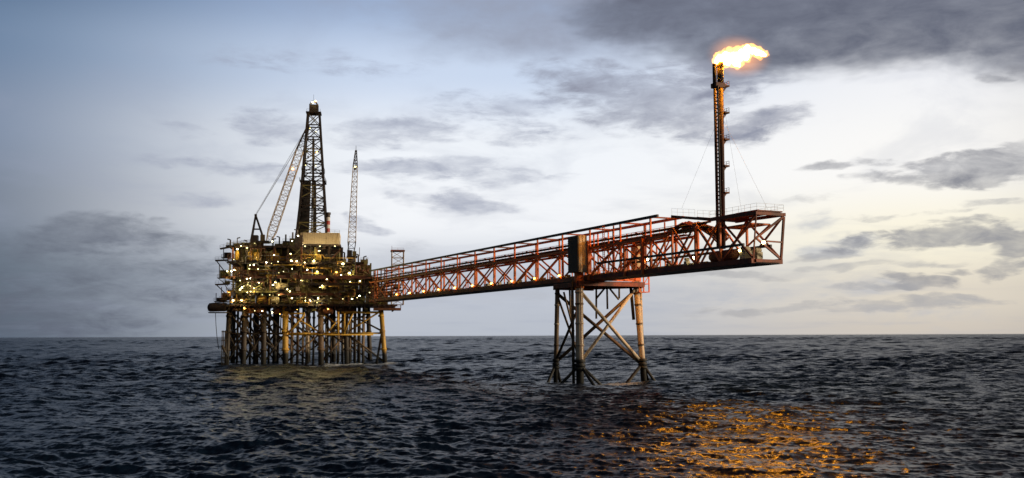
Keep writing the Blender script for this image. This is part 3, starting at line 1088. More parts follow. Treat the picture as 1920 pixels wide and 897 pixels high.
for px, py, s, mt in ((586, 192, 0.4, 'lamp_warm'), (592, 190, 0.35, 'lamp_amber'), (581, 241, 0.28, 'lamp_dim'), (593, 247, 0.22, 'lamp_dim'), (592, 311, 0.26, 'lamp_dim'),
                      (573, 310, 0.2, 'lamp_dim'), (594, 286, 0.3, 'lamp_amber')):
    p = at(px, py, VC - 4.5)
    o = MB().vessel(p - Vector((s, 0, 0)), p + Vector((s, 0, 0)), s * 0.7, 8).build('derrick_lamp', mt, der)
    MB().bar(p + Vector((0, 0.2, 0)), p + Vector((0, 2.5, -0.2)), 0.14).build('bracket', 'dark_steel', o)
# standpipe and ladder on the left side
m = MB().tube((A0[0].x - 0.8, VC - 4, zb), at(566, 340, VC - 4), 0.22, n=5).tube((A0[0].x + 0.1, VC - 4, zb), at(569, 340, VC - 4), 0.14, n=5)
m.build('standpipe', 'dark_steel', der)

# exhaust stack
v = VD + 4
a = at(614.5, 437, v)
ex = thing('exhaust_stack', 'short red and white banded exhaust stack at the right foot of the derrick', 'exhaust stack', P, (a.x, v, a.z - 3))
zs = a.z - 3
ztop = at(614.5, 401, v).z
nb = 7
for k in range(nb):
    z0, z1 = zs + (ztop - zs) * k / nb, zs + (ztop - zs) * (k + 1) / nb
    MB().tube((a.x, v, z0 + 0.01), (a.x, v, z1 - 0.01), 1.0, n=12).build('band', ('red_paint', 'white_paint')[k % 2] if k < nb - 1 else 'black_steel', ex)
MB().tube((a.x, v, ztop - 0.4), (a.x, v, ztop + 0.5), 1.25, n=12).build('rim', 'black_steel', ex)

# ------------------------------------------------------------------ cranes
v = 9.0
cb = at(497, 457, v)
cr = thing('deck_crane', 'pale lattice boom crane raised steeply beside the derrick, dark A-frame mast on its left', 'crane', P, (at(486, 457, v).x, v, Z4))
pb = at(486, 457, v)
MB().tube((pb.x, v, Z4 + 0.02), (pb.x, v, pb.z + 0.2), 1.9, n=14).build('pedestal', 'dark_steel', cr, True)
m = MB().span((at(470, 457, v).x, v - 2.5, pb.z + 0.2), (at(505, 457, v).x, v + 2.5, pb.z + 1.0))
m.span((at(472, 455, v).x, v - 2.2, pb.z + 1.01), (at(484, 455, v).x, v + 2.2, pb.z + 3.4))
m.build('machine_house', 'black_steel', cr)
o = MB().span((at(489, 455, v).x, v - 2.4, pb.z + 1.01), (at(497, 455, v).x, v - 0.4, pb.z + 3.6)).build('cab', 'olive_steel', cr)
apex = at(479.5, 404, v)
m = MB()
for s in (-1, 1):
    m.bar((at(471, 453, v).x, v + 2 * s, pb.z + 0.9), apex + Vector((0, s * 0.8, 0)), 0.55)
    m.bar((at(496, 453, v).x, v + 2 * s, pb.z + 0.9), apex + Vector((0, s * 0.8, 0)), 0.55)
    m.bar((at(476, 430, v).x, v + 1.4 * s, at(476, 430, v).z), (at(487, 430, v).x, v + 1.4 * s, at(476, 430, v).z), 0.3)
m.bar(apex - Vector((0, 0.9, 0)), apex + Vector((0, 0.9, 0)), 0.9)
m.build('mast_frame', 'black_steel', cr)
foot, tip = at(503, 455, v), at(577, 240, v)
mid = foot.lerp(tip, 0.85)
MB().lattice(foot, foot.lerp(tip, 0.1), 1.6, 3.5, 2, 0.17, 0.10, (0, 1, 0)).build('boom_foot', 'boom_paint', cr)
MB().lattice(foot.lerp(tip, 0.1), foot.lerp(tip, 0.80), 3.5, 3.0, 16, 0.17, 0.11, (0, 1, 0)).build('boom', 'boom_paint', cr)
m = MB().lattice(foot.lerp(tip, 0.80), tip, 3.0, 1.1, 5, 0.2, 0.12, (0, 1, 0))
m.box(tip, (1.6, 1.2, 1.6))
m.build('boom_tip', 'black_steel', cr)
m = MB()
for s in (-0.7, 0.7):
    m.tube(apex + Vector((0, s, 0)), foot.lerp(tip, 0.86) + Vector((-0.8, s, 0.6)), 0.07, n=4)
    m.tube(apex + Vector((0, s, 0.4)), foot.lerp(tip, 0.97) + Vector((-0.6, s, 0.4)), 0.05, n=4)
m.build('pendant_line', 'grey_steel', cr)
p = at(549, 317, v - 2)
MB().vessel(p - Vector((0.4, 0, 0)), p + Vector((0.4, 0, 0)), 0.3, 8).build('boom_lamp', 'lamp_amber', cr)
hook = tip + Vector((0.4, -1.0, -13))
m = MB().tube(tip + Vector((0.4, -0.4, 0)), hook, 0.05, n=4).box(hook, (0.6, 0.5, 1.2))
m.build('hoist_line', 'dark_steel', cr)

v = 6.0
cb = at(659, 490, v)
cr = thing('deck_crane', 'nearly upright lattice boom crane at the right end of the upper deck', 'crane', P, (cb.x, v, Z3))
MB().tube((cb.x, v, Z3 + 0.02), (cb.x, v, at(659, 484, v).z), 1.6, n=14).build('pedestal', 'dark_steel', cr, True)
zz = at(659, 484, v).z
m = MB().span((at(650, 484, v).x, v - 2, zz), (at(670, 484, v).x, v + 2, zz + 0.8)).span((at(651, 480, v).x, v - 1.8, zz + 0.81), (at(660, 480, v).x, v + 1.8, zz + 3.2))
m.build('machine_house', 'black_steel', cr)
MB().span((at(661, 480, v).x, v - 1.8, zz + 0.81), (at(668, 480, v).x, v + 0.2, zz + 2.8)).build('cab', 'olive_steel', cr)
foot, tip = at(658.5, 478, v), at(667.5, 282, v)
MB().lattice(foot, foot.lerp(tip, 0.12), 2.2, 3.3, 2, 0.17, 0.1, (1, 0, 0)).build('boom_foot', 'black_steel', cr)
MB().lattice(foot.lerp(tip, 0.12), foot.lerp(tip, 0.84), 3.3, 1.9, 15, 0.16, 0.10, (1, 0, 0)).build('boom', 'boom_paint', cr)
m = MB().lattice(foot.lerp(tip, 0.84), tip, 1.9, 0.5, 5, 0.2, 0.14, (1, 0, 0)).tube(tip, tip + Vector((0, 0, 2)), 0.12, n=4)
m.box(foot.lerp(tip, 0.83), (1.2, 1.2, 1.8))
m.build('boom_tip', 'black_steel', cr)
m = MB()
for s in (-0.8, 0.8):
    m.bar((at(652, 478, v).x, v + s, zz + 3.2), at(655, 452, v + s), 0.3)
    m.tube(at(655, 452, v + s), foot.lerp(tip, 0.9) + Vector((0, s * 0.5, 0)), 0.05, n=4)
m.build('mast_frame', 'black_steel', cr)
p = at(666, 313, v - 1.5)
MB().vessel(p - Vector((0.45, 0, 0)), p + Vector((0.45, 0, 0)), 0.3, 8).build('boom_lamp', 'lamp_dim', cr)

# lattice tower behind the bridge
v = 5.0
p0, p1 = at(745, 560, v), at(745, 471, v)
tw = thing('lattice_tower', 'small pale open frame tower poking up behind the bridge near the platform', 'tower', P, (p0.x, v, ZC))
wx = at(756, 500, v).x - at(734, 500, v).x
MB().lattice((p0.x, v, ZC + 0.02), (p0.x, v, p1.z), wx, wx, 8, 0.26, 0.14, (1, 0, 0)).build('tower_frame', 'boom_paint', tw)
m = MB().box((p0.x, v, p1.z), (wx + 1.0, wx + 1.0, 0.5)).rail((p0.x - wx / 2, v - wx / 2, p1.z), (p0.x + wx / 2, v - wx / 2, p1.z), 1.1)
m.tube((p0.x - wx / 2, v, p1.z), (p0.x - wx / 2, v, p1.z + 2.2), 0.1, n=4)
m.build('top_platform', 'maroon_paint', tw)

# ------------------------------------------------------------------ bridge
WB = 7.0
V_END = B.atu(694, 505, 0.0).y
V_TIP = -70.0
br = thing('pipeline_bridge', 'long rust red truss bridge carrying pipes from the platform to the flare', 'bridge', B, (WB / 2, 40, 26))
ZL, ZM, ZP, ZT = 26.6, 34.2, 35.9, 39.1
for u in (0.0, WB):
    MB().bar((u, V_TIP + 1.2, ZL), (u, V_END, ZL), 0.9, 1.0).build('bottom_chord', 'maroon_paint', br)
    MB().bar((u, -40, ZM), (u, V_END, ZM), 0.55, 0.55).build('middle_chord', 'orange_paint', br)
    MB().bar((u, -36, ZT), (u, V_END, ZT), 0.5, 0.62).build('top_chord', 'black_steel' if u == 0 else 'orange_paint', br)
STEP = 14.5
posts = []
k = 0
vv = 9.0
while vv < V_END - 4:
    posts.append(vv)
    vv += STEP
neg = [-5.5, -20.0, -33.0]
allp = sorted(neg + posts)
for u in (0.0, WB):
    for vv in allp:
        MB().bar((u, vv, ZL + 0.6), (u, vv, ZM - 0.3), 0.5).build('truss_post', 'orange_paint', br)
        MB().bar((u, vv + 0.02, ZM + 0.3), (u, vv + 0.02, ZT - 0.3), 0.38).build('upper_post', 'orange_paint', br)
    for va, vb in zip(allp, allp[1:]):
        vm = (va + vb) / 2
        m = MB()
        m.bar((u, va + 0.3, ZL + 0.6), (u, vb - 0.3, ZM - 0.3), 0.34)
        m.bar((u, va + 0.3, ZM - 0.3), (u, vb - 0.3, ZL + 0.6), 0.34)
        m.bar((u, vm, ZL + 0.6), (u, vm, (ZL + ZM) / 2), 0.24)
        m.build('cross_brace', 'orange_paint', br)
        MB().bar((u, va, ZM + 0.3), (u, vm, ZP + 0.2), 0.22).build('knee_brace', 'orange_paint', br)
# cross members and deck
for vv in allp:
    for e, zc, wd in ((0.45, ZL, 0.5), (0.3, ZM, 0.45), (0.26, ZT, 0.35)):
        MB().bar((e, vv, zc), (WB - e, vv, zc), wd).build('cross_member', 'maroon_paint', br)
MB().span((0.46, V_TIP + 1.2, ZL - 0.45), (WB - 0.46, V_END, ZL - 0.25)).build('lower_deck', 'black_steel', br)
MB().span((4.2, -40, ZM + 0.34), (WB - 0.4, V_END, ZM + 0.46)).build('walkway', 'maroon_paint', br)
m = MB().rail((4.2, -40, ZM + 0.46), (4.2, V_END, ZM + 0.46), 2.3, 2.4, 0.07).rail((WB - 0.4, -40, ZM + 0.46), (WB - 0.4, V_END, ZM + 0.46), 1.4, 2.4, 0.06)
m.build('handrail', 'orange_paint', br)
for u, z, r, mt in ((1.1, ZM + 0.75, 0.32, 'black_steel'), (2.0, ZM + 0.8, 0.38, 'dark_steel'), (3.0, ZM + 0.7, 0.28, 'rust_steel'), (1.5, ZP, 0.30, 'black_steel'),
                    (2.6, ZP + 0.3, 0.24, 'maroon_paint'), (1.6, ZL + 0.7, 0.35, 'grey_steel'), (2.8, ZL + 0.7, 0.35, 'dark_steel'),
                    (4.6, ZL + 0.6, 0.25, 'olive_steel')):
    MB().tube((u, -52, z), (u, V_END, z), r, n=8).build('pipeline', mt, br, True)
# denser framing where the bridge lands on the platform
for vv in np.arange(posts[-1] - 12, V_END - 1, 4.6):
    vv = float(vv)
    MB().bar((0.05, vv, ZL + 0.5), (0.05, vv, ZT - 0.4), 0.4).build('landing_post', rnd.choice(['maroon_paint', 'orange_paint', 'rust_steel']), br)
    MB().bar((0.1, vv, ZL + 0.6), (0.1, vv + 4.2, ZM - 0.3), 0.32).build('landing_brace', rnd.choice(['maroon_paint', 'rust_steel']), br)
for z, r in ((ZL + 1.6, 0.3), (ZL + 2.8, 0.24), (ZL + 3.9, 0.35), (ZL + 5.2, 0.28), (ZL + 6.3, 0.3), (ZP + 1.1, 0.26)):
    MB().tube((0.7, V_END - 24 - rnd.uniform(0, 14), z), (0.7, V_END + 3, z), r, n=8).build('pipeline', rnd.choice(['maroon_paint', 'rust_steel', 'dark_steel']), br, True)
for k in range(6):
    vv = V_END - 3 - k * 5.2
    MB().box((1.2, vv, rnd.uniform(ZL + 1.5, ZM - 1)), (1.0, rnd.uniform(1.5, 3.2), rnd.uniform(1.2, 2.6))).build('valve_box', rnd.choice(['maroon_paint', 'dark_steel', 'rust_steel']), br)
# close-set orange frames and ladders over the jacket
for vv in (-31.0, -28.5, -25, -22.5, -17, -14.5, -12, -9.5, -7.5):
    u = rnd.choice((-0.05, 0.9, WB + 0.05))
    MB().bar((u, vv, ZL + 0.6), (u, vv, rnd.choice((ZM, ZP + 1.5, ZT - 0.4))), 0.28).build('jacket_post', 'orange_paint', br)
for va, vb in ((-31, -25), (-25, -17), (-17, -12), (-12, -7.5), (-9, -4)):
    MB().bar((0.6, va, ZL + 0.7), (0.6, vb, ZM - 0.2), 0.24).build('jacket_brace', 'orange_paint', br)
    MB().bar((WB - 0.5, va, ZM - 0.2), (WB - 0.5, vb, ZL + 0.7), 0.24).build('jacket_brace', 'orange_paint', br)
m = MB()
for k in range(26):
    m.bar((-0.4, -13.2, ZL + 0.8 + k * 0.45), (-0.4, -12.4, ZL + 0.8 + k * 0.45), 0.09)
m.bar((-0.4, -13.2, ZL + 0.6), (-0.4, -13.2, ZT), 0.14).bar((-0.4, -12.4, ZL + 0.6), (-0.4, -12.4, ZT), 0.14)
m.build('ladder', 'orange_paint', br)
# small valves, boxes and lamps along the lower deck
for vv in allp + [x + STEP / 2 for x in allp[3:]]:
    m = MB().box((0.9 + rnd.random(), vv + rnd.uniform(-2, 2), ZL + 0.9), (0.9, rnd.uniform(0.8, 2.2), rnd.uniform(0.8, 1.6)))
    m.build('valve_box', rnd.choice(['cream_paint', 'rust_steel', 'olive_steel']), br)
for vv in [x + 1.0 for x in posts[:10]]:
    p = Vector((-0.55, vv, ZL + 1.35))
    MB().vessel(p - Vector((0, 0.3, 0)), p + Vector((0, 0.3, 0)), 0.22, 8).build('bridge_lamp', 'lamp_amber', br)

# ---- tip of the bridge (flare end)
ZD = 30.0
tipd = Vector((0, V_TIP, 0))
for u in (0.0, WB):
    MB().bar((u, -9, ZD), (u, V_TIP + 4, ZD), 0.4, 0.5).build('inner_chord', 'black_steel', br)
    # raised dark deck beams: down from the left, then level out to the tip
    MB().bar((u, -41.5, 38.3), (u, -55, 36.2), 0.5, 0.6).build('tip_beam', 'maroon_paint', br)
    MB().bar((u, -55, 36.1), (u, V_TIP - 0.3, 35.9), 0.5, 0.65).build('tip_beam', 'maroon_paint', br)
    MB().bar((u, V_TIP + 1.2, ZL + 0.4), (u, V_TIP, 35.5), 0.24 if u == 0 else 0.42).build('end_post', 'maroon_paint', br)
    pts = [-33.0, -41.5, -50, -58.5, V_TIP]
    for i, (va, vb) in enumerate(zip(pts, pts[1:])):
        zt0 = 34.0 if va > -40 else 35.7
        m = MB().bar((u, va - 0.2, ZL + 0.6), (u, vb + 0.2, 35.6), 0.34).bar((u, va - 0.2, zt0), (u, vb + (1.4 if i == 3 else 0.2), ZL + 0.6), 0.34)
        m.build('cross_brace', 'orange_paint' if i % 2 == 0 else 'maroon_paint', br)
        if i:
            MB().bar((u, va, ZL + 0.6), (u, va, 35.7), 0.42).build('truss_post', 'orange_paint', br)
# end frame facing the open sea
m = MB().bar((0.3, V_TIP + 0.6, 31.0), (WB - 0.3, V_TIP, 35.4), 0.4).bar((0.3, V_TIP + 0.6, 31.0), (WB - 0.3, V_TIP + 1.2, ZL + 0.6), 0.34)
m.bar((0.5, V_TIP + 1.2, ZL), (WB - 0.5, V_TIP + 1.2, ZL), 0.6).bar((0.3, V_TIP - 0.02, 35.9), (WB - 0.3, V_TIP - 0.02, 35.9), 0.5, 0.6).bar((2.5, V_TIP, 30.4), (WB - 0.3, V_TIP + 0.6, 30.4), 0.3)
m.build('end_frame', 'maroon_paint', br)
m = MB().span((0.3, V_TIP, 36.36), (WB - 0.3, -55, 36.6))
m.build('flare_deck', 'maroon_paint', br)
m = MB().rail((0.2, V_TIP, 36.6), (0.2, -55, 36.6), 1.3, 2.0, 0.022).rail((0.2, V_TIP, 36.6), (WB, V_TIP, 36.6), 1.3, 2.0, 0.022)
m.rail((WB, V_TIP, 36.6), (WB, -55, 36.6), 1.3, 2.0, 0.022).rail((0, -41.5, 38.6), (0, -50, 37.4), 1.5, 2.0, 0.022).rail((WB, -41.5, 38.6), (WB, -50, 37.4), 1.5, 2.0, 0.022)
m.build('railing', 'cream_paint', br)
m = MB()
for q in range(7):
    u = 1.0 + q * 0.85
    m.path([(u, -38, 35.2), (u, -44, 36.6 + 0.2 * (q % 3)), (u, -50, 35.0), (u, -54, 33.0), (3.5, -54, 31)], 0.24)
m.build('gooseneck_pipe', 'maroon_paint', br, True)
# knock-out vessels and pale machinery on the lower level of the tip
m = MB().vessel((2.4, -52, ZL + 1.9), (2.4, -61, ZL + 1.9), 1.2)
m.build('knockout_drum', 'rust_steel', br, True)
for vv, uu, s, mt in ((-64.5, 1.6, 1.7, 'cream_paint'), (-66.8, 2.8, 1.4, 'cream_paint'), (-62.5, 4.6, 1.6, 'olive_steel'), (-45, 1.3, 1.0, 'cream_paint'), (-38, 1.4, 0.9, 'olive_steel')):
    m = MB().box((uu, vv, ZL + 0.5 + s / 2), (s, s, s)).vessel((uu - s * 0.6, vv, ZL + 0.9 + s), (uu + s * 0.6, vv, ZL + 0.9 + s), s * 0.35)
    m.build('pump_skid', mt, br)
m = MB().span((1.0, -58, 34.0), (5.6, -67.5, 34.3)).bar((1.0, -67.5, 34.1), (1.2, -60, ZD), 0.3).bar((5.6, -67.5, 34.1), (5.4, -60, ZD), 0.3)
m.build('sloped_shield', 'orange_paint', br)
for px, py in ((1432, 455), (1388, 470), (1300, 484), (1213, 487)):
    p = B.atu(px, py, 0.8)
    MB().vessel(p - Vector((0, 0.35, 0)), p + Vector((0, 0.35, 0)), 0.28, 8).build('bridge_lamp', 'lamp_warm', br)

# ------------------------------------------------------------------ flare jacket (tripod)
jk = thing('flare_jacket', 'pale three-legged steel jacket with crossed braces standing in the sea and carrying the bridge', 'jacket', B, (6, 3, 0))
Bt, Bb = Vector((-1.9, -3.0, 26.0)), Vector((-1.9, -3.0, -9.0))
pA0, pA1 = Vector((-2.4, 7.6, 25.0)), Vector((-2.4, 9.6, -9.0))
pC0, pC1 = Vector((15.6, -2.5, 26.0)), Vector((17.9, -3.2, -9.0))


def on(p, q, z):
    return p.lerp(q, (p.z - z) / (p.z - q.z))


def LA(z): return on(pA0, pA1, z)
def LB(z): return on(Bt, Bb, z)
def LC(z): return on(pC0, pC1, z)


MB().tube(Bt, Bb, 1.0, n=14).build('leg', 'pale_leg', jk, True)
MB().tube(pA0, pA1, 0.62, n=12).build('leg', 'brown_leg', jk, True)
MB().tube(pC0, pC1, 0.78, n=14).build('leg', 'pale_leg', jk, True)
for f, r in ((LA, 0.95), (LB, 1.45), (LC, 1.2)):
    m = MB()
    for z in (3.6, 4.5, 5.5):
        m.tube(f(z) - Vector((0, 0, 0.4)), f(z) + Vector((0, 0, 0.4)), r, n=12)
    m.build('leg_node', 'dark_leg', jk, True)
for (f, za), (g, zb_), r, mt in (((LB, 23.5), (LC, 4.6), 0.46, 'pale_leg'), ((LC, 24.5), (LB, 5.0), 0.42, 'pale_leg'),
                                 ((LA, 23.0), (LC, 4.2), 0.44, 'brown_leg'), ((LC, 24.0), (LA, 5.0), 0.44, 'brown_leg'),
                                 ((LB, 19.5), (LA, 5.5), 0.36, 'dark_leg'), ((LA, 22.5), (LB, 6.0), 0.30, 'brown_leg')):
    MB().tube(f(za), g(zb_), r, n=10).build('brace', mt, jk, True)
m = MB()
for k in range(40):
    m.bar(LB(6 + k * 0.45) + Vector((-0.3, -1.25, 0)), LB(6 + k * 0.45) + Vector((0.3, -1.25, 0)), 0.07)
for e in (-0.3, 0.3):
    m.bar(LB(6) + Vector((e, -1.25, 0)), LB(24.5) + Vector((e, -1.25, 0)), 0.1)
m.build('ladder', 'rust_steel', jk)
for f, r in ((LB, 1.12), (LC, 0.9), (LA, 0.72)):
    for z in (9.5, 15.0, 20.0, 23.0):
        MB().tube(f(z - 0.22), f(z + 0.22), r, n=14).build('leg_collar', rnd.choice(['brown_leg', 'pale_leg', 'dark_leg']), jk, True)
# feet struts spreading under water
for f, offs in ((LB, ((7.5, 1.0), (-4.5, 4.0), (1.0, -6.5))), (LC, ((-7.0, -2.0), (-5.0, 1.5), (6.0, 2.0), (4.5, 3.5))), (LA, ((-3.5, -1.0), (2.6, 2.0)))):
    for du, dv in offs:
        p = f(4.6)
        MB().tube(p, p + Vector((du * 1.5, dv * 1.5, -9.0)), 0.40, n=8).build('foot_strut', 'dark_leg', jk, True)
# uprights and short diagonals hung from the deck
c = (LB(14) + LC(14)) / 2
for px0, y0, px1, y1 in ((1118, 534, 1118, 598), (1138, 534, 1139, 580), (1161, 534, 1161, 560), (1118, 560, 1136, 538), (1142, 540, 1160, 562), (1068, 540, 1070, 600), (1057, 548, 1076, 622)):
    MB().tube(B.at(px0, y0, 3.0), B.at(px1, y1, 3.0), 0.26, n=8).build('hanger', 'brown_leg', jk, True)
MB().tube(LC(26) + Vector((1.9, 0.8, 0)), LC(5.0) + Vector((0.75, 0.9, 0)), 0.42, n=8).build('riser', 'pale_leg', jk, True)
MB().tube(LC(26) + Vector((-1.2, 0.8, 0)), LC(16) + Vector((-1.1, 0.8, 0)), 0.42, n=8).build('riser', 'dark_leg', jk, True)
MB().tube(LB(26) + Vector((-1.5, 0.9, 0)), LB(-2) + Vector((-1.35, 0.9, 0)), 0.38, n=8).build('riser', 'dark_leg', jk, True)
# deck frame under the bridge
for (p, q) in ((Vector((-3.0, -4.2, 25.2)), Vector((17, -4.2, 25.2))), (Vector((-3.0, 8.5, 24.6)), Vector((9, 8.5, 24.6))), (Vector((-2.8, -4, 24.9)), Vector((-2.8, 8.4, 24.9))), (Vector((16.6, -4, 24.9)), Vector((9, 8.4, 24.9)))):
    MB().bar(p, q, 0.9, 1.2).build('deck_girder', 'maroon_paint', jk)
m = MB().span((-2.2, -3.6, 25.1), (16.0, 7.8, 25.5))
m.build('deck', 'dark_steel', jk)
m = MB()
for q in range(9):
    m.box((0.8 + q * 1.7, -4.9, 27.0 + 0.4 * (q % 2)), (1.3, 0.8, 1.8))
m.span((-0.4, -5.0, 25.9), (15.6, -4.7, 27.2))
m.build('deck_edge_plating', 'orange_paint', jk)
m = MB().rail((-0.5, -4.9, 27.9), (15.5, -4.9, 27.9), 1.2, 1.6, 0.06)
m.build('railing', 'orange_paint', jk)
# leg housings that rise past the bridge truss
m = MB().span((-3.0, -5.0, 28.0), (-0.65, 0.2, 37.4))
for q in range(6):
    m.span((-3.12, -4.6 + q * 0.85, 28.0), (-3.002, -4.4 + q * 0.85, 37.4))
for q in range(3):
    m.span((-2.7 + q * 0.85, -5.12, 28.0), (-2.5 + q * 0.85, -5.002, 37.4))
hs = m.build('leg_housing', 'cream_paint', jk)
m = MB().span((-3.30, -4.98, 28.05), (-3.13, 0.15, 37.3))  # black slatted cover: shade of the housing's left face put into colour
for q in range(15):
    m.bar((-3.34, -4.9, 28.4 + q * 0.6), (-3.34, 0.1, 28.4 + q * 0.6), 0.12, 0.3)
m.build('shade_panel', 'black_steel', hs)
m = MB().span((15.2, -4.0, 27.2), (17.2, -1.0, 35.4)).span((15.0, -4.2, 35.402), (17.4, -0.8, 35.7))
m.build('leg_housing', 'cream_paint', jk)
MB().tube(LB(24), Vector((-1.9, -3.0, 28.0)), 1.25, n=14).build('leg_sleeve', 'orange_paint', jk, True)
for px, y0, y1, uu in ((1205, 447, 519, -0.6), (1172, 462, 518, -0.5), (1104, 452, 520, -0.5)):
    a, b = B.atu(px, y1, uu), B.atu(px, y0, uu)
    MB().bar((uu, a.y, 26.0), (uu, a.y, b.z), 0.62).build('guide_post', 'orange_paint', jk)
# orange inspection cage hanging below the bridge on the right
p0, p1 = B.at(1198, 517, -4.0), B.at(1217, 548, -4.0)
m = MB()
for du in (p0.x, p1.x):
    for dv in (-4.0, -1.5):
        m.bar((du, dv, p0.z), (du, dv, p1.z), 0.28)
for z in (p0.z, (p0.z + p1.z) / 2, p1.z):
    for dv in (-4.0, -1.5):
        m.bar((p0.x, dv, z), (p1.x, dv, z), 0.22)
    for du in (p0.x, p1.x):
        m.bar((du, -4.0, z), (du, -1.5, z), 0.22)
m.bar((p0.x, -4, p1.z), (p1.x, -4, p0.z), 0.16)
m.bar((p0.x, -2.7, p0.z + 0.2), (14.0, -2.7, 25.0), 0.3)
m.build('inspection_cage', 'orange_paint', jk)

# ------------------------------------------------------------------ flare stack
FU, FV = 3.5, -53.7
q0 = B.atu(1350, 408, FU)
FV = q0.y
FZ0 = 36.6
FTOP = B.at(1345, 122, FV).z
fs = thing('flare_stack', 'tall dark twin-pipe flare stack with side brackets, rising from the tip of the bridge', 'flare stack', B, (FU, FV, FZ0))


def fx(px, py, v=None):
    return B.at(px, py, FV if v is None else v)


lb, lt = fx(1345, 412), fx(1339.5, 122)
rb, rt = fx(1354, 412), fx(1350.5, 120)
lb.z = rb.z = 30.2
m = MB().tube(lb, lt, 0.34, n=8)
m.build('ladder_pipe', 'stack_rust', fs, True)
m = MB().tube(rb, rt, 0.60, n=12)
m.tube(rt - Vector((0, 0, 0.8)), rt + Vector((0, 0, 0.3)), 0.78, n=12)
m.build('flare_pipe', 'stack_rust', fs, True)
for p, q, r in ((lb.lerp(lt, 0.87), lt, 0.44), (rb.lerp(rt, 0.87), rt, 0.72)):
    MB().tube(p, q + Vector((0, 0, 0.2)), r, n=12).build('burner_tip', 'soot', fs, True)
m = MB()
n = 38
for k in range(n):
    t = 0.12 + 0.78 * k / n
    m.bar(lb.lerp(lt, t), rb.lerp(rt, t), 0.26)
    m.bar(lb.lerp(lt, t) + Vector((0, -1.0, 0)), lb.lerp(lt, t), 0.18)
m.tube(lb.lerp(lt, 0.12) + Vector((0, -1.0, 0)), lb.lerp(lt, 0.88) + Vector((0, -1.0, 0)), 0.2, n=6)
m.build('ladder', 'black_steel', fs)
for y, both in ((162, True), (212, False), (262, False), (312, False), (362, False)):
    p = fx(1352, y)
    m = MB().span((p.x + 0.4, FV - 0.9, p.z - 0.15), (p.x + 1.6, FV + 0.9, p.z + 0.2)).bar((p.x + 1.4, FV, p.z), (p.x + 0.3, FV, p.z - 1.4), 0.22)
    m.rail((p.x + 1.5, FV - 0.85, p.z + 0.2), (p.x + 1.5, FV + 0.85, p.z + 0.2), 0.9, 0.9, 0.05)
    if both:
        m.span((p.x - 2.0, FV - 1.0, p.z - 0.5), (p.x + 0.39, FV + 1.0, p.z + 0.5))
    m.build('bracket', 'rust_steel', fs)
for px, py, ex_, ey, uu in ((1342, 235, 1278, 392, 0.2), (1356, 225, 1442, 398, 0.2), (1356, 190, 1392, 405, WB)):
    p = fx(px, py)
    MB().tube(p, B.atu(ex_, ey, uu), 0.016, n=4).build('guy_wire', 'grey_steel', fs)

# flame
fl = thing('flame', 'bright yellow white gas flame streaming sideways from the top of the flare stack', 'flame', B, (FU, FV, FTOP))
glow('flame_core', (1.0, 0.35, 0.013), 420.0)
fb = bpy.data.materials.new('flame_body')
fb.use_nodes = True
nt = fb.node_tree
nt.nodes.clear()
X.nt = nt
o_ = nt.nodes.new('ShaderNodeOutputMaterial')
e_ = nt.nodes.new('ShaderNodeEmission')
g_ = nt.nodes.new('ShaderNodeNewGeometry')
nf = smooth(noise(g_.outputs['Position'], 0.9, 5, 0.65, 0.8), 0.36, 0.66)
e_.inputs[0].default_value = (1.0, 0.40, 0.055, 1)
nt.links.new((nf * 2.8 + 0.12).s, e_.inputs[1])
nt.links.new(e_.outputs[0], o_.inputs['Volume'])
MATS['flame_body'] = fb
gm = bpy.data.materials.new('flame_halo')
gm.use_nodes = True
nt = gm.node_tree
nt.nodes.clear()
o_ = nt.nodes.new('ShaderNodeOutputMaterial')
e_ = nt.nodes.new('ShaderNodeEmission')
e_.inputs[0].default_value = (1.0, 0.36, 0.05, 1)
X.nt = nt
HC, HR = B.world(fx(1386, 106)), (62.0, 34.0, 36.0)
PXM = (fx(1400, 110).x - fx(1340, 110).x) / 60.0
g_ = nt.nodes.new('ShaderNodeNewGeometry')
vm = nt.nodes.new('ShaderNodeVectorMath')
vm.operation = 'SUBTRACT'
nt.links.new(g_.outputs['Position'], vm.inputs[0])
vm.inputs[1].default_value = HC
ms = nt.nodes.new('ShaderNodeMapping')
ms.vector_type = 'POINT'
nt.links.new(vm.outputs[0], ms.inputs[0])
ms.inputs['Rotation'].default_value = (0, 0, -B.rz)
vs_ = nt.nodes.new('ShaderNodeVectorMath')
vs_.operation = 'MULTIPLY'
nt.links.new(ms.outputs[0], vs_.inputs[0])
vs_.inputs[1].default_value = [1.0 / (h * PXM) for h in HR]
dt = nt.nodes.new('ShaderNodeVectorMath')
dt.operation = 'DOT_PRODUCT'
nt.links.new(vs_.outputs[0], dt.inputs[0])
nt.links.new(vs_.outputs[0], dt.inputs[1])
fall = X.op('SUBTRACT', 1.0, X(dt.outputs['Value']), clamp=True)
nt.links.new((fall * fall * 0.16).s, e_.inputs[1])
nt.links.new(e_.outputs[0], o_.inputs['Volume'])
blob = [(1343, 116, 6), (1350, 110, 11), (1362, 108, 13), (1374, 109, 13), (1384, 107, 13), (1392, 100, 10), (1401, 94, 10), (1411, 95, 9), (1420, 98, 8.5),
        (1428, 101, 7), (1434, 103, 4.5), (1398, 106, 10), (1380, 118, 9), (1366, 118, 8), (1355, 119, 6), (1402, 88, 5), (1386, 123, 5)]
PXM = (fx(1400, 110).x - fx(1340, 110).x) / 60.0


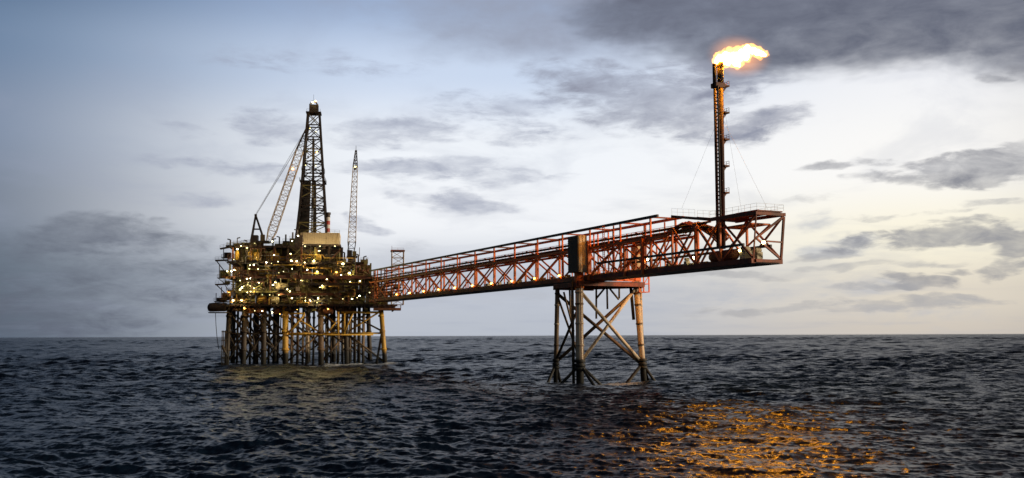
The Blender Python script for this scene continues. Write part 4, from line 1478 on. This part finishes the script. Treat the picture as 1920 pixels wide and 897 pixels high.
def ball(m, c, r, seed, amp, seg=16, rings=10):
    g = random.Random(seed)
    ph = [g.uniform(0, 6.28) for _ in range(6)]
    vs, fsx = [], []
    for i in range(rings + 1):
        a = math.pi * i / rings
        for j in range(seg):
            b = 2 * math.pi * j / seg
            d = Vector((math.sin(a) * math.cos(b), math.sin(a) * math.sin(b), math.cos(a)))
            k = 1 + amp * (math.sin(4 * d.x + ph[0]) * math.sin(5 * d.z + ph[1]) + 0.6 * math.sin(9 * d.x + ph[2] + 3 * d.y) * math.sin(8 * d.z + ph[3]))
            vs.append(Vector(c) + d * (r * k))
    for i in range(rings):
        for j in range(seg):
            fsx.append((i * seg + j, (i + 1) * seg + j, (i + 1) * seg + (j + 1) % seg, i * seg + (j + 1) % seg))
    m.add(vs, fsx)


m = MB()
for k, (px, py, r) in enumerate(blob):
    ball(m, fx(px, py), r * PXM * 0.60, k, 0.22)
core = m.build('flame_core', 'flame_core', fl, True)
rm = core.modifiers.new('remesh', 'REMESH')
rm.mode = 'VOXEL'
rm.voxel_size = 0.22
rm.use_smooth_shade = True
sm = core.modifiers.new('smooth', 'SMOOTH')
sm.factor = 0.5
sm.iterations = 5
m = MB()
for k, (px, py, r) in enumerate(blob + [(1440, 104, 3), (1437, 98, 3.4), (1426, 108, 4.5), (1408, 86, 3.5), (1339, 113, 4), (1376, 98, 6), (1362, 99, 5)]):
    ball(m, fx(px, py), r * PXM * 1.02, k + 40, 0.30)
env = m.build('flame_envelope', 'flame_body', fl, True)
rm = env.modifiers.new('remesh', 'REMESH')
rm.mode = 'VOXEL'
rm.voxel_size = 0.2
rm.use_smooth_shade = True
sm = env.modifiers.new('smooth', 'SMOOTH')
sm.factor = 0.5
sm.iterations = 4
m = MB()
ball(m, fx(1386, 106), 1.0, 3, 0.0, 32, 20)
c = fx(1386, 106)
m.v = [((x - c.x) * 62 * PXM + c.x, (y - c.y) * 34 * PXM + c.y, (z - c.z) * 36 * PXM + c.z) for x, y, z in m.v]
MATS['flame_halo'] = gm
m.build('flame_halo', 'flame_halo', fl, True)
